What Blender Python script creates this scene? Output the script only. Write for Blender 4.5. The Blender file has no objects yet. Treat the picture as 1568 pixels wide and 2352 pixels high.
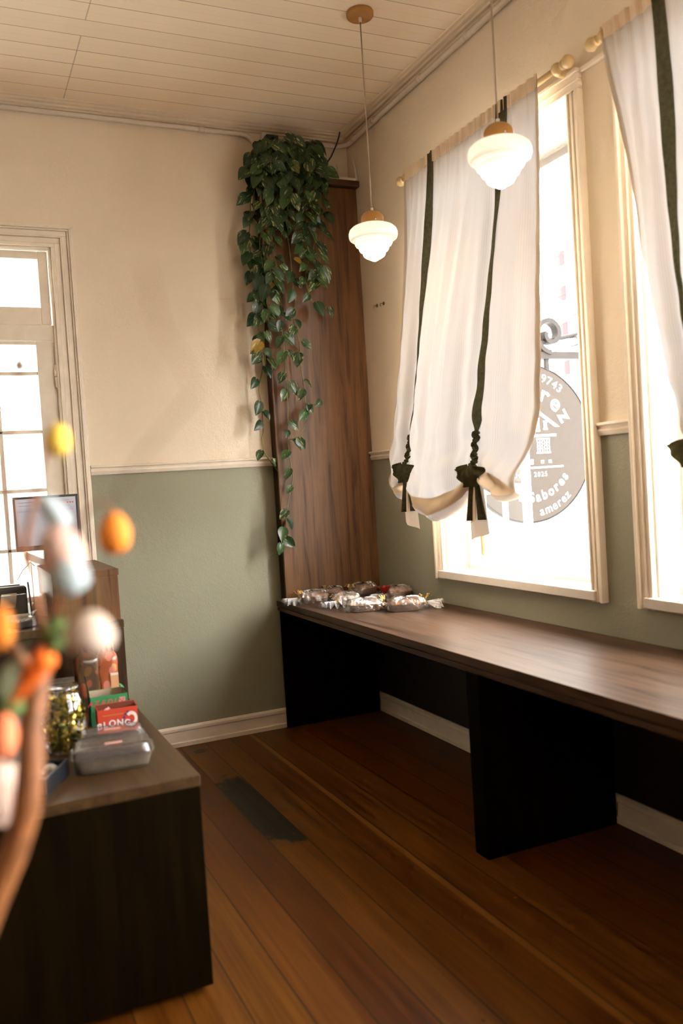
import bpy, math, random
import numpy as np
from mathutils import Vector, Matrix
random.seed(7); np.random.seed(7)
sc = bpy.context.scene
col = sc.collection
PI = math.pi

# ------------------------------------------------------------------ camera, sky, exposure
W, H = 1568, 2352
FPX = 1976.725
YAW, PITCH, ROLL = 0.424618, -0.0363129, -0.0626342
CAM = Vector((-2.336435, -4.762706, 1.428443))
FOCUS, FSTOP = 4.3, 1.6
SKY, EXPOSURE = 9.0, 2.19

def cam_axes():
    cy, sy, cp, sp = math.cos(YAW), math.sin(YAW), math.cos(PITCH), math.sin(PITCH)
    f = Vector((sy*cp, cy*cp, sp)); r = Vector((cy, -sy, 0)); u = r.cross(f)
    cr, sr = math.cos(ROLL), math.sin(ROLL)
    return r*cr + u*sr, u*cr - r*sr, f
CR, CU, CF = cam_axes()
cd = bpy.data.cameras.new('camera'); cam = bpy.data.objects.new('camera', cd); col.objects.link(cam)
m = Matrix.Identity(4)
for i in range(3):
    m[i][0], m[i][1], m[i][2], m[i][3] = CR[i], CU[i], -CF[i], CAM[i]
cam.matrix_world = m
cd.sensor_fit = 'VERTICAL'; cd.sensor_height = 36.0; cd.lens = FPX/H*36.0
cd.clip_start = 0.02; cd.clip_end = 300
cd.dof.use_dof = True; cd.dof.focus_distance = FOCUS; cd.dof.aperture_fstop = FSTOP
sc.camera = cam

world = bpy.data.worlds.new('overcast_sky'); sc.world = world
world.use_nodes = True
bg = world.node_tree.nodes['Background']
bg.inputs['Color'].default_value = (1.0, 0.975, 0.94, 1)
bg.inputs['Strength'].default_value = SKY
sc.view_settings.view_transform = 'Standard'; sc.view_settings.look = 'None'
sc.view_settings.exposure = EXPOSURE; sc.view_settings.gamma = 1.0
sc.view_settings.use_curve_mapping = False
try:
    sc.cycles.max_bounces = 10; sc.cycles.diffuse_bounces = 5; sc.cycles.transparent_max_bounces = 24
    sc.cycles.caustics_reflective = False; sc.cycles.caustics_refractive = False
    sc.cycles.sample_clamp_indirect = 6.0
except Exception:
    pass

def ray(px, py):
    return CF + CR*((px-W/2)/FPX) - CU*((py-H/2)/FPX)
def at_x(px, py, v): d = ray(px, py); return CAM + d*((v-CAM.x)/d.x)
def at_y(px, py, v): d = ray(px, py); return CAM + d*((v-CAM.y)/d.y)
def at_z(px, py, v): d = ray(px, py); return CAM + d*((v-CAM.z)/d.z)
def at_d(px, py, depth): return CAM + ray(px, py)*depth

# ------------------------------------------------------------------ materials
MAT = {}
def lin(r, g, b):
    f = lambda c: (c/12.92 if c <= 0.04045 else ((c+0.055)/1.055)**2.4)
    return (f(r/255), f(g/255), f(b/255), 1)
class NT:
    def __init__(s, name):
        s.m = bpy.data.materials.new(name); s.m.use_nodes = True
        s.t = s.m.node_tree; s.n = s.t.nodes; s.l = s.t.links
        s.b = s.n['Principled BSDF']; s.out = s.n['Material Output']
    def add(s, t, **kw):
        n = s.n.new(t)
        for k, v in kw.items():
            if k.startswith('i_'):
                n.inputs[int(k[2:]) if k[2:].isdigit() else k[2:]].default_value = v
            else: setattr(n, k, v)
        return n
    def link(s, a, b): s.l.new(a, b)
    def math(s, op, a, b=None, clamp=False):
        n = s.add('ShaderNodeMath', operation=op, use_clamp=clamp)
        for i, v in enumerate((a, b)):
            if v is None: continue
            if isinstance(v, (int, float)): n.inputs[i].default_value = v
            else: s.link(v, n.inputs[i])
        return n.outputs[0]
    def pos(s): return s.add('ShaderNodeNewGeometry').outputs['Position']
    def obj(s): return s.add('ShaderNodeTexCoord').outputs['Object']
    def scale(s, vec, sx, sy, sz, loc=(0, 0, 0)):
        n = s.add('ShaderNodeMapping'); s.link(vec, n.inputs[0])
        n.inputs['Scale'].default_value = (sx, sy, sz); n.inputs['Location'].default_value = loc
        return n.outputs[0]
    def noise(s, vec, sc_, det=3, rough=.55, dist=0.0):
        n = s.add('ShaderNodeTexNoise'); s.link(vec, n.inputs['Vector'])
        n.inputs['Scale'].default_value = sc_; n.inputs['Detail'].default_value = det
        n.inputs['Roughness'].default_value = rough; n.inputs['Distortion'].default_value = dist
        return n.outputs['Fac']
    def ramp(s, fac, stops, interp='LINEAR'):
        n = s.add('ShaderNodeValToRGB'); n.color_ramp.interpolation = interp
        e = n.color_ramp.elements
        while len(e) < len(stops): e.new(0.5)
        for k, (p, c) in enumerate(stops): e[k].position = p; e[k].color = c if len(c) == 4 else (*c, 1)
        if fac is not None: s.link(fac, n.inputs[0])
        return n.outputs[0]
    def mix(s, fac, a, b, mode='MIX'):
        n = s.add('ShaderNodeMix', data_type='RGBA', blend_type=mode)
        for sock, v in ((n.inputs[0], fac), (n.inputs[6], a), (n.inputs[7], b)):
            if isinstance(v, (int, float)): sock.default_value = v
            elif isinstance(v, tuple): sock.default_value = v if len(v) == 4 else (*v, 1)
            else: s.link(v, sock)
        return n.outputs[2]
    def sep(s, v):
        n = s.add('ShaderNodeSeparateXYZ'); s.link(v, n.inputs[0]); return n.outputs
    def bump(s, h, strength, dist=0.002):
        n = s.add('ShaderNodeBump'); s.link(h, n.inputs['Height'])
        n.inputs['Strength'].default_value = strength; n.inputs['Distance'].default_value = dist
        s.link(n.outputs[0], s.b.inputs['Normal']); return n.outputs[0]
    def col(s, c):
        if isinstance(c, tuple): s.b.inputs['Base Color'].default_value = c if len(c) == 4 else (*c, 1)
        else: s.link(c, s.b.inputs['Base Color'])
    def set(s, rough=.5, metal=0., spec=.5, **kw):
        s.b.inputs['Roughness'].default_value = rough; s.b.inputs['Metallic'].default_value = metal
        s.b.inputs['Specular IOR Level'].default_value = spec
        for k, v in kw.items(): s.b.inputs[k].default_value = v
        return s.m
def plain(name, c, rough=.5, metal=0., spec=.5, var=0.08, vs=30., **kw):
    t = NT(name)
    f = t.noise(t.obj(), vs, 2)
    hi = tuple(min(1, x*(1+var)) for x in c[:3]); lo = tuple(x*(1-var) for x in c[:3])
    t.col(t.ramp(f, [(.3, lo), (.7, hi)]))
    MAT[name] = t.set(rough, metal, spec, **kw); return MAT[name]
def wood(name, axis, dark, mid, light, rough=.45, scale=1., bump=.05, spec=.5):
    t = NT(name); p = t.pos()
    s = [9., 9., 9.]; s[axis] = .7
    v = t.scale(p, *[x*scale for x in s])
    n1 = t.noise(v, 2.2, 5, .6, .6)
    s2 = [60., 60., 60.]; s2[axis] = 1.6
    n2 = t.noise(t.scale(p, *[x*scale for x in s2]), 1.0, 3, .6)
    f = t.math('ADD', t.math('MULTIPLY', n1, .75), t.math('MULTIPLY', n2, .25))
    c = t.ramp(f, [(.33, dark), (.45, mid), (.58, light), (.66, mid)])
    s3 = [14., 14., 14.]; s3[axis] = .9
    st = t.noise(t.scale(p, *[x*scale for x in s3], loc=(3, 5, 1)), 1.6, 2, .5)
    k = t.ramp(st, [(.60, (0, 0, 0)), (.68, (1, 1, 1))])
    c = t.mix(t.math('MULTIPLY', k, .55), c, dark)
    t.col(c); t.bump(n2, bump, .001)
    MAT[name] = t.set(rough, 0, spec); return MAT[name]
def clear(name, tint=(1, 1, 1), gloss=.12, rough=.05, diff=0.0, dcol=(.9, .9, .9), bumpscale=0, bstr=.5, fres=.75):
    """thin clear plastic or glass: mostly passes straight through, mirrors more at grazing angles"""
    t = NT(name); t.n.remove(t.b)
    tr = t.add('ShaderNodeBsdfTransparent'); tr.inputs[0].default_value = (*tint, 1)
    gl = t.add('ShaderNodeBsdfGlossy'); gl.inputs['Roughness'].default_value = rough
    lw = t.add('ShaderNodeLayerWeight'); lw.inputs[0].default_value = .35
    f = t.math('ADD', t.math('MULTIPLY', lw.outputs['Fresnel'], fres), gloss, True)
    if bumpscale:
        bn = t.add('ShaderNodeBump'); bn.inputs['Strength'].default_value = bstr; bn.inputs['Distance'].default_value = .004
        t.link(t.noise(t.obj(), bumpscale, 3, .6, 1.0), bn.inputs['Height'])
        t.link(bn.outputs[0], gl.inputs['Normal']); t.link(bn.outputs[0], lw.inputs['Normal'])
    mx = t.add('ShaderNodeMixShader'); t.link(f, mx.inputs[0]); t.link(tr.outputs[0], mx.inputs[1]); t.link(gl.outputs[0], mx.inputs[2])
    o = mx.outputs[0]
    if diff:
        df = t.add('ShaderNodeBsdfDiffuse'); df.inputs[0].default_value = (*dcol, 1)
        m2 = t.add('ShaderNodeMixShader'); m2.inputs[0].default_value = diff
        t.link(o, m2.inputs[1]); t.link(df.outputs[0], m2.inputs[2]); o = m2.outputs[0]
    t.link(o, t.out.inputs[0]); MAT[name] = t.m; return t.m

CREAM = (.83, .715, .56); GREEN = (.305, .297, .213)
def wall_paint(name):
    t = NT(name); p = t.pos(); z = t.sep(p)[2]
    up = t.math('GREATER_THAN', z, 1.556)
    big = t.noise(p, 1.3, 3)
    cr = t.ramp(big, [(.3, tuple(x*.95 for x in CREAM)), (.7, tuple(x*1.03 for x in CREAM))])
    gr = t.ramp(big, [(.3, tuple(x*.93 for x in GREEN)), (.7, tuple(x*1.05 for x in GREEN))])
    t.col(t.mix(up, gr, cr))
    h = t.math('ADD', t.noise(p, 95, 3, .6, .8), t.math('MULTIPLY', t.noise(p, 28, 2), .8))
    t.bump(h, .42, .004); MAT[name] = t.set(.62, 0, .35)
wall_paint('two_tone_wall_paint')
plain('cream_paint', CREAM, .6, var=.03, vs=3)
plain('tan_wall_paint', (.24, .18, .125), .6, var=.03, vs=3)
plain('white_trim_paint', (.82, .73, .61), .42, var=.05, vs=12)
plain('ceiling_edge_paint', (.80, .67, .51), .5, var=.04, vs=9)
plain('white_window_paint', (.64, .59, .53), .38, var=.04, vs=12)
plain('conduit_plastic', (.74, .66, .57), .4, var=.03)
def ceiling_mat():
    t = NT('ceiling_planks'); p = t.pos(); s = t.sep(p)
    yy = t.math('DIVIDE', t.math('ADD', s[1], 1.42), .137)
    fr = t.math('FRACT', yy)
    d = t.math('MINIMUM', fr, t.math('SUBTRACT', 1.0, fr))
    seam = t.math('LESS_THAN', d, .014)
    mid = t.math('LESS_THAN', t.math('ABSOLUTE', t.math('SUBTRACT', fr, .5)), .010)
    row = t.math('FLOOR', yy)
    wn = t.add('ShaderNodeTexWhiteNoise', noise_dimensions='1D'); t.link(row, wn.inputs['W'])
    c = t.mix(wn.outputs[0], (.90, .76, .58, 1), (.94, .80, .62, 1))
    joint = t.math('LESS_THAN', t.math('ABSOLUTE', t.math('ADD', s[0], 1.652)), .003)
    par = t.math('GREATER_THAN', wn.outputs[0], .35)
    c = t.mix(t.math('MULTIPLY', t.math('MULTIPLY', joint, par), .5), c, (.3, .22, .15, 1))
    ns = t.noise(t.scale(p, .7, 1, 1), 1.6, 2)
    c = t.mix(t.math('MULTIPLY', seam, t.math('ADD', .25, t.math('MULTIPLY', ns, .9))), c, (.20, .14, .09, 1))
    c = t.mix(t.math('MULTIPLY', mid, .16), c, (.3, .22, .15, 1))
    t.col(c)
    t.bump(t.math('SUBTRACT', 1.0, t.math('MAXIMUM', seam, t.math('MULTIPLY', mid, .5))), .5, .004)
    MAT['ceiling_planks'] = t.set(.48, 0, .4)
ceiling_mat()
def floor_mat():
    t = NT('floor_boards'); p = t.pos(); s = t.sep(p)
    xx = t.math('DIVIDE', t.math('ADD', s[0], 1.271), .1425)
    fr = t.math('FRACT', xx); row = t.math('FLOOR', xx)
    wn = t.add('ShaderNodeTexWhiteNoise', noise_dimensions='1D'); t.link(t.math('ADD', row, 3.3), wn.inputs['W'])
    off = t.add('ShaderNodeCombineXYZ'); t.link(t.math('MULTIPLY', wn.outputs[0], 17.), off.inputs[1])
    va = t.add('ShaderNodeVectorMath', operation='ADD'); t.link(p, va.inputs[0]); t.link(off.outputs[0], va.inputs[1])
    g = t.noise(t.scale(va.outputs[0], 16, .7, 1), 1.6, 4, .6, .7)
    fine = t.noise(t.scale(va.outputs[0], 110, 2.2, 1), 1.0, 3, .6)
    base = t.ramp(t.math('ADD', t.math('MULTIPLY', g, .8), t.math('MULTIPLY', fine, .2)),
                  [(.28, (.043, .012, .0012)), (.46, (.098, .031, .003)), (.6, (.142, .050, .0058)), (.75, (.185, .072, .011))])
    tone = t.ramp(wn.outputs[0], [(0, (.62, .52, .46)), (.5, (1, .95, .9)), (1, (1.0, 1.05, 1.1))])
    c = t.mix(1.0, base, tone, 'MULTIPLY')
    pale = t.math('MULTIPLY', t.math('GREATER_THAN', fr, .80), t.math('LESS_THAN', t.math('ABSOLUTE', t.math('SUBTRACT', row, 2.)), .5))
    c = t.mix(t.math('MULTIPLY', pale, .6), c, (.25, .11, .026, 1))
    d = t.math('MINIMUM', fr, t.math('SUBTRACT', 1.0, fr))
    seam = t.math('LESS_THAN', d, .019)
    c = t.mix(t.math('MULTIPLY', seam, .92), c, (.018, .009, .004, 1))
    kn = t.add('ShaderNodeTexVoronoi'); t.link(t.scale(p, 3.1, 1.5, 1), kn.inputs['Vector']); kn.inputs['Scale'].default_value = 1.0
    knot = t.math('LESS_THAN', kn.outputs['Distance'], .028)
    c = t.mix(t.math('MULTIPLY', knot, .75), c, (.03, .012, .004, 1))
    # the worn dark stain on one board, and a small one by the baseboard
    inb = t.math('MULTIPLY', t.math('GREATER_THAN', s[0], -1.271), t.math('LESS_THAN', s[0], -1.131))
    along = t.math('POWER', t.math('ABSOLUTE', t.math('DIVIDE', t.math('ADD', s[1], 1.12), .49)), 4.)
    left = t.math('MULTIPLY', t.math('SUBTRACT', -1.20, s[0]), 4.5)
    sn = t.noise(t.scale(p, 22, 14, 1), 1.0, 5, .65, .4)
    sv = t.math('SUBTRACT', t.math('ADD', t.math('SUBTRACT', .95, along), t.math('MULTIPLY', t.math('SUBTRACT', sn, .5), 2.4)), t.math('MAXIMUM', left, 0.))
    stain = t.math('MULTIPLY', t.math('MULTIPLY', inb, t.math('MULTIPLY', t.math('SUBTRACT', sv, .15), 4., True)), .93)
    dx = t.math('DIVIDE', t.math('ADD', s[0], 1.19), .07); dy = t.math('DIVIDE', t.math('ADD', s[1], .16), .06)
    r2 = t.math('ADD', t.math('MULTIPLY', dx, dx), t.math('MULTIPLY', dy, dy))
    st2 = t.math('MULTIPLY', t.math('SUBTRACT', t.math('MULTIPLY', t.noise(t.scale(p, 40, 40, 1), 1., 3), 2.4), t.math('ADD', r2, .85)), 5., True)
    c = t.mix(t.math('MAXIMUM', stain, st2), c, (.007, .0078, .0055, 1))
    scuff = t.ramp(t.noise(t.scale(p, 5, 2.5, 1), 2.0, 5, .7), [(.62, (0, 0, 0)), (.72, (1, 1, 1))])
    c = t.mix(t.math('MULTIPLY', scuff, .25), c, (.03, .011, .004, 1))
    t.col(c)
    t.bump(t.math('SUBTRACT', t.math('MULTIPLY', fine, .3), seam), .25, .003)
    rg = t.ramp(g, [(.3, (.34, .34, .34)), (.7, (.5, .5, .5))]); t.link(rg, t.b.inputs['Roughness'])
    t.b.inputs['Specular IOR Level'].default_value = .14
    MAT['floor_boards'] = t.m
floor_mat()
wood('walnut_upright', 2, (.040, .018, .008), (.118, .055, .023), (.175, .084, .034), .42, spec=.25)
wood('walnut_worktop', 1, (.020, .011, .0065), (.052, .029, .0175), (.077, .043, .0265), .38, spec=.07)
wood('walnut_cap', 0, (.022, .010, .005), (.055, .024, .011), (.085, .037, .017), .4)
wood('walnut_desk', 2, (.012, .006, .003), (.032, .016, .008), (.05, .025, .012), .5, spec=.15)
wood('walnut_shaded', 2, (.003, .002, .001), (.003, .0024, .0008), (.005, .004, .0014), .6, spec=.02)  # under-bench shade put into the uprights' near-black wood colour
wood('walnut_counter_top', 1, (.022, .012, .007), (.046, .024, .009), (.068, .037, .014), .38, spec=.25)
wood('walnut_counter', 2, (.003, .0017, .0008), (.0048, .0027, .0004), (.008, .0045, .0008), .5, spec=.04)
plain('shadow_gap', (.01, .008, .006), .7)
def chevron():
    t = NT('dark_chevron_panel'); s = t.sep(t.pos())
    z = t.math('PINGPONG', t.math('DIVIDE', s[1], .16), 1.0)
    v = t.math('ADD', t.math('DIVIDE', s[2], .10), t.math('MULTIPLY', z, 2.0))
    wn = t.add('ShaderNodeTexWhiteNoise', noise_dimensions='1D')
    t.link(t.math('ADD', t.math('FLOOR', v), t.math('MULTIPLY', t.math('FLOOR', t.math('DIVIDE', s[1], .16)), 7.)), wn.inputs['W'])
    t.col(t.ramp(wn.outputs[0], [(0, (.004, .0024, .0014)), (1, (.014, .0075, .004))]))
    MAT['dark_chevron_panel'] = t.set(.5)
chevron()
def curtain_mat(name, base, trans, refl=.62):
    t = NT(name); t.n.remove(t.b)
    uv = t.add('ShaderNodeUVMap').outputs[0]; s = t.sep(uv)
    w = t.add('ShaderNodeTexWave', wave_type='BANDS', bands_direction='X'); t.link(uv, w.inputs['Vector']); w.inputs['Scale'].default_value = 48.
    w.inputs['Distortion'].default_value = .6; w.inputs['Detail'].default_value = 2
    n = t.noise(t.scale(uv, 240, 3, 1), 1., 3)
    f = t.math('ADD', t.math('MULTIPLY', w.outputs['Fac'], .4), t.math('MULTIPLY', n, .6))
    c = t.ramp(f, [(.25, tuple(x*.91 for x in base)), (.6, base)])
    d = t.add('ShaderNodeBsdfDiffuse'); tr = t.add('ShaderNodeBsdfTranslucent')
    t.link(t.mix(1.0, c, (refl*1.12, refl*.96, refl*.78, 1), 'MULTIPLY'), d.inputs[0]); t.link(c, tr.inputs[0])
    mx = t.add('ShaderNodeMixShader'); mx.inputs[0].default_value = trans
    t.link(d.outputs[0], mx.inputs[1]); t.link(tr.outputs[0], mx.inputs[2])
    t.link(mx.outputs[0], t.out.inputs[0]); MAT[name] = t.m
curtain_mat('striped_linen', (.735, .755, .79), .050, .80)
curtain_mat('double_linen', (.78, .73, .66), .022, 1.0)
curtain_mat('hem_linen', (.78, .72, .63), .030, 1.0)
def cloth(name, c, trans=.1):
    t = NT(name); t.n.remove(t.b)
    n = t.ramp(t.noise(t.obj(), 60, 3), [(.3, tuple(x*.75 for x in c)), (.7, tuple(min(1, x*1.2) for x in c))])
    d = t.add('ShaderNodeBsdfDiffuse'); tr = t.add('ShaderNodeBsdfTranslucent')
    t.link(n, d.inputs[0]); t.link(n, tr.inputs[0])
    mx = t.add('ShaderNodeMixShader'); mx.inputs[0].default_value = trans
    t.link(d.outputs[0], mx.inputs[1]); t.link(tr.outputs[0], mx.inputs[2]); t.link(mx.outputs[0], t.out.inputs[0]); MAT[name] = t.m
cloth('olive_ribbon', (.135, .122, .066), .45)
def opal():
    t = NT('lit_opal_glass'); z = t.sep(t.obj())[2]
    f = t.math('MULTIPLY', t.math('SUBTRACT', .05, z), 6.0, True)     # glow painted by height: dim rim, bright tip, dips shading the tier grooves
    st = t.ramp(f, [(0, (.024, .024, .024)), (.36, (.028, .028, .028)), (.40, (.016, .016, .016)), (.44, (.045, .045, .045)), (.56, (.070, .070, .070)), (.575, (.042, .042, .042)), (.60, (.30, .30, .30)), (1, (1, 1, 1))])
    t.col((.80, .72, .58)); t.set(.25)
    t.link(t.ramp(f, [(0, (1, .90, .72)), (.40, (1, .88, .68)), (.5, (1, .70, .36)), (1, (1, .68, .34))]), t.b.inputs['Emission Color'])
    t.link(t.math('MULTIPLY', st, 6.5), t.b.inputs['Emission Strength'])
    MAT['lit_opal_glass'] = t.m
opal()
plain('gold_metal_paint', (.42, .20, .045), .38, .0, .5, var=.05)
plain('cord_fabric', (.42, .32, .23), .7)
plain('chrome', (.8, .8, .8), .2, 1.)
plain('yellow_rod_paint', (.72, .53, .27), .4)
plain('black_plastic', (.010, .010, .011), .4)
plain('dark_grey_plastic', (.05, .05, .055), .35)
plain('white_plastic', (.75, .70, .63), .35)
plain('blue_cable', (.01, .03, .06), .4)
plain('paper_white', (.80, .78, .74), .7)
plain('kraft_paper', (.42, .26, .14), .7, var=.2, vs=20)
plain('branch_bark', (.22, .078, .021), .6, var=.3, vs=40)
clear('window_glass', (.95, .96, .95), .002, .01, fres=.10)
clear('clear_plastic', (.93, .93, .93), .06, .12, .10, (.5, .46, .43), 40, .4)
clear('jar_glass', (.97, .97, .97), .05, .03, 0, bumpscale=25, bstr=.25)
clear('cellophane', (.97, .96, .95), .10, .07, .025, (.9, .88, .86), 55, .9)
clear('cellophane_bunch', (.95, .94, .93), .22, .15, .22, (.85, .83, .80), 70, 1.)

# ------------------------------------------------------------------ mesh helpers
class MB:
    def __init__(s): s.v = []; s.f = []; s.uv = []; s.rnd = []; s.mi = []; s.cur = 0
    def vert(s, p, uv=(0, 0), r=0.): s.v.append(tuple(p)); s.uv.append(uv); s.rnd.append(r); return len(s.v)-1
    def face(s, *ids): s.f.append(ids); s.mi.append(s.cur)
    def box(s, x0, x1, y0, y1, z0, z1):
        b = len(s.v)
        for x in (x0, x1):
            for y in (y0, y1):
                for z in (z0, z1): s.vert((x, y, z))
        for q in ((0, 1, 3, 2), (4, 6, 7, 5), (0, 4, 5, 1), (2, 3, 7, 6), (0, 2, 6, 4), (1, 5, 7, 3)): s.face(*[b+i for i in q])
        return s
    def grid(s, fn, nu, nv, r=0., closed_u=False):
        b = len(s.v); cu = nu if closed_u else nu+1
        for j in range(nv+1):
            for i in range(cu): s.vert(fn(i/nu, j/nv), (i/nu, j/nv), r)
        for j in range(nv):
            for i in range(nu):
                i2 = (i+1) % cu
                s.face(b+j*cu+i, b+j*cu+i2, b+(j+1)*cu+i2, b+(j+1)*cu+i)
        return s
    def tube(s, pts, r, n=8, cap=True):
        pts = [Vector(p) for p in pts]; b = len(s.v); rs = r if isinstance(r, (list, tuple)) else [r]*len(pts)
        up = Vector((0.31, 0.17, 0.93)); prev = None
        for k, p in enumerate(pts):
            t = (pts[min(k+1, len(pts)-1)] - pts[max(k-1, 0)]).normalized()
            a = (up - t*up.dot(t)) if prev is None else (prev - t*prev.dot(t))
            if a.length < 1e-5: a = t.orthogonal()
            a.normalize(); c = t.cross(a); prev = a
            for i in range(n):
                th = 2*PI*i/n
                s.vert(p + (a*math.cos(th) + c*math.sin(th))*rs[k], (i/n, k/len(pts)))
        for k in range(len(pts)-1):
            for i in range(n):
                j = (i+1) % n
                s.face(b+k*n+i, b+k*n+j, b+(k+1)*n+j, b+(k+1)*n+i)
        if cap:
            s.face(*[b+i for i in reversed(range(n))]); e = b+(len(pts)-1)*n; s.face(*[e+i for i in range(n)])
        return s
    def lathe(s, prof, o=(0, 0, 0), n=32, axis='Z', wob=None, caps=True):
        b = len(s.v)
        for k, (r, z) in enumerate(prof):
            for i in range(n):
                th = 2*PI*i/n; rr = r*(wob(th, z) if wob else 1)
                p = (rr*math.cos(th), rr*math.sin(th), z)
                if axis == 'X': p = (p[2], p[0], p[1])
                if axis == 'Y': p = (p[0], p[2], p[1])
                s.vert((o[0]+p[0], o[1]+p[1], o[2]+p[2]), (i/n, k/(len(prof)-1)))
        for k in range(len(prof)-1):
            for i in range(n):
                j = (i+1) % n
                s.face(b+k*n+i, b+k*n+j, b+(k+1)*n+j, b+(k+1)*n+i)
        if caps and prof[0][0] > 1e-6: s.face(*[b+i for i in reversed(range(n))])
        if caps and prof[-1][0] > 1e-6: e = b+(len(prof)-1)*n; s.face(*[e+i for i in range(n)])
        return s
    def prism(s, poly, fn):
        """closed outline poly [(a,b)], fn(a,b,k) -> point for k in (0,1)"""
        b = len(s.v); n = len(poly)
        for k in (0, 1):
            for a_, b_ in poly: s.vert(fn(a_, b_, k))
        s.face(*[b+i for i in range(n)]); s.face(*[b+n+i for i in reversed(range(n))])
        for i in range(n):
            j = (i+1) % n; s.face(b+i, b+n+i, b+n+j, b+j)
        return s
    def build(s, name, mat, parent=None, smooth=False, bevel=0., origin=None, local=False, uv=False, seg=2):
        me = bpy.data.meshes.new(name)
        o = Vector(origin) if origin is not None else (parent_origin(parent) if (parent and not local) else Vector((0, 0, 0)))
        me.from_pydata([(v[0]-o.x, v[1]-o.y, v[2]-o.z) for v in s.v], [], s.f)
        mats = mat if isinstance(mat, (list, tuple)) else [mat]
        for mm in mats: me.materials.append(MAT[mm] if isinstance(mm, str) else mm)
        for p, mi in zip(me.polygons, s.mi): p.use_smooth = smooth; p.material_index = mi
        if uv:
            l = me.uv_layers.new(name='UVMap')
            for lp in me.loops: l.data[lp.index].uv = s.uv[lp.vertex_index]
            at = me.attributes.new('rnd', 'FLOAT', 'POINT'); at.data.foreach_set('value', s.rnd)
        me.update()
        import bmesh
        bm = bmesh.new(); bm.from_mesh(me); bmesh.ops.recalc_face_normals(bm, faces=bm.faces); bm.to_mesh(me); bm.free()
        ob = bpy.data.objects.new(name, me); col.objects.link(ob)
        if parent: ob.parent = parent
        elif origin is not None: ob.location = o
        if bevel:
            bv = ob.modifiers.new('bevel', 'BEVEL'); bv.width = bevel; bv.segments = seg; bv.limit_method = 'ANGLE'; bv.angle_limit = .6
        return ob
def parent_origin(p):
    o = Vector((0, 0, 0))
    while p: o += Vector(p.location); p = p.parent
    return o
def empty(name, loc, rot=(0, 0, 0)):
    o = bpy.data.objects.new(name, None); col.objects.link(o); o.location = loc; o.rotation_euler = rot
    o.empty_display_size = .05; return o
def tag(o, label=None, cat=None, group=None, kind=None):
    if label: o['label'] = label
    if cat: o['category'] = cat
    if group: o['group'] = group
    if kind: o['kind'] = kind
    return o
def struct(o, label=None): o['kind'] = 'structure'; (o.__setitem__('label', label) if label else None); return o
def copy_tree(o, parent=None):
    c = o.copy(); col.objects.link(c)
    if parent: c.parent = parent
    for ch in list(o.children): copy_tree(ch, c)
    return c
def glyphs(text, size, bold=0.0, shear=0.0):
    """list of (verts2d, faces, advance) for each character, built as flat mesh outlines"""
    res = []; dg = None
    for ch in text:
        cu = bpy.data.curves.new('t', 'FONT'); cu.body = ch if ch != ' ' else '-'; cu.size = size; cu.offset = bold*size; cu.shear = shear; cu.resolution_u = 4
        ob = bpy.data.objects.new('t', cu); col.objects.link(ob)
        bpy.context.view_layer.update(); dg = bpy.context.evaluated_depsgraph_get()
        me = bpy.data.meshes.new_from_object(ob.evaluated_get(dg))
        vs = [(v.co.x, v.co.y) for v in me.vertices]; fs = [tuple(p.vertices) for p in me.polygons]
        adv = (max(v[0] for v in vs) + size*.09) if vs else size*.3
        bpy.data.objects.remove(ob); bpy.data.curves.remove(cu); bpy.data.meshes.remove(me)
        res.append(([], [], size*.32) if ch == ' ' else (vs, fs, adv))
    return res
def put_text(mb, text, size, fn, bold=0., shear=0., gap=0., center=True):
    """straight text; fn(x, y) -> world point"""
    g = glyphs(text, size, bold, shear); tot = sum(a+gap for _, _, a in g); x0 = -tot/2 if center else 0
    for vs, fs, a in g:
        b = len(mb.v)
        for x, y in vs: mb.vert(fn(x+x0, y))
        for f in fs: mb.face(*[b+i for i in f])
        x0 += a+gap
def arc_text(mb, text, size, R, mid, fn, bold=0., gap=0., inside=False):
    """text on a circle of radius R centred at angle mid (radians, 90deg = top); inside=True reads along the bottom"""
    g = glyphs(text, size, bold); tot = sum(a+gap for _, _, a in g)
    th = mid + tot/2/R if not inside else mid - tot/2/R
    for vs, fs, a in g:
        b = len(mb.v)
        for x, y in vs:
            if not inside: t = th - x/R; r = R + y
            else: t = th + x/R; r = R - y
            mb.vert(fn(r*math.cos(t), r*math.sin(t)))
        for f in fs: mb.face(*[b+i for i in f])
        th += (-(a+gap)/R if not inside else (a+gap)/R)

# ------------------------------------------------------------------ room shell
PITCHY = 1.472                      # spacing of the windows along the right wall
OPEN = [(-.895 - PITCHY*k, -2.03 - PITCHY*k) for k in range(4)]
ZS, ZT, WT, CEIL = .885, 2.90, .25, 3.5
XL, YF = -5.2, -8.0
DX0, DX1, DZ = -2.985, -1.765, 2.745     # doorway in the back wall

struct(MB().box(XL, 0, YF, 0, -.06, 0).build('floor', 'floor_boards'))
struct(MB().box(XL, 0, YF, 0, CEIL, CEIL+.06).build('ceiling', 'ceiling_planks'))
w = MB(); w.box(0, WT, YF, 0, 0, ZS); w.box(0, WT, YF, 0, ZT, CEIL+.06)
edges = [0.0]
for a, b in OPEN: edges += [a, b]
edges.append(YF)
for k in range(0, len(edges), 2): w.box(0, WT, edges[k+1], edges[k], ZS, ZT)
struct(w.build('wall_right', 'two_tone_wall_paint'))
w = MB(); w.box(DX1, WT, 0, .25, 0, CEIL+.06); w.box(XL, DX0, 0, .25, 0, CEIL+.06); w.box(DX0, DX1, 0, .25, DZ, CEIL+.06)
struct(w.build('wall_back', 'two_tone_wall_paint'))
struct(MB().box(XL-.2, XL, YF, .25, 0, CEIL+.06).build('wall_left', 'tan_wall_paint'))
struct(MB().box(XL-.2, WT, YF-.2, YF, 0, CEIL+.06).build('wall_front', 'tan_wall_paint'))

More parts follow.
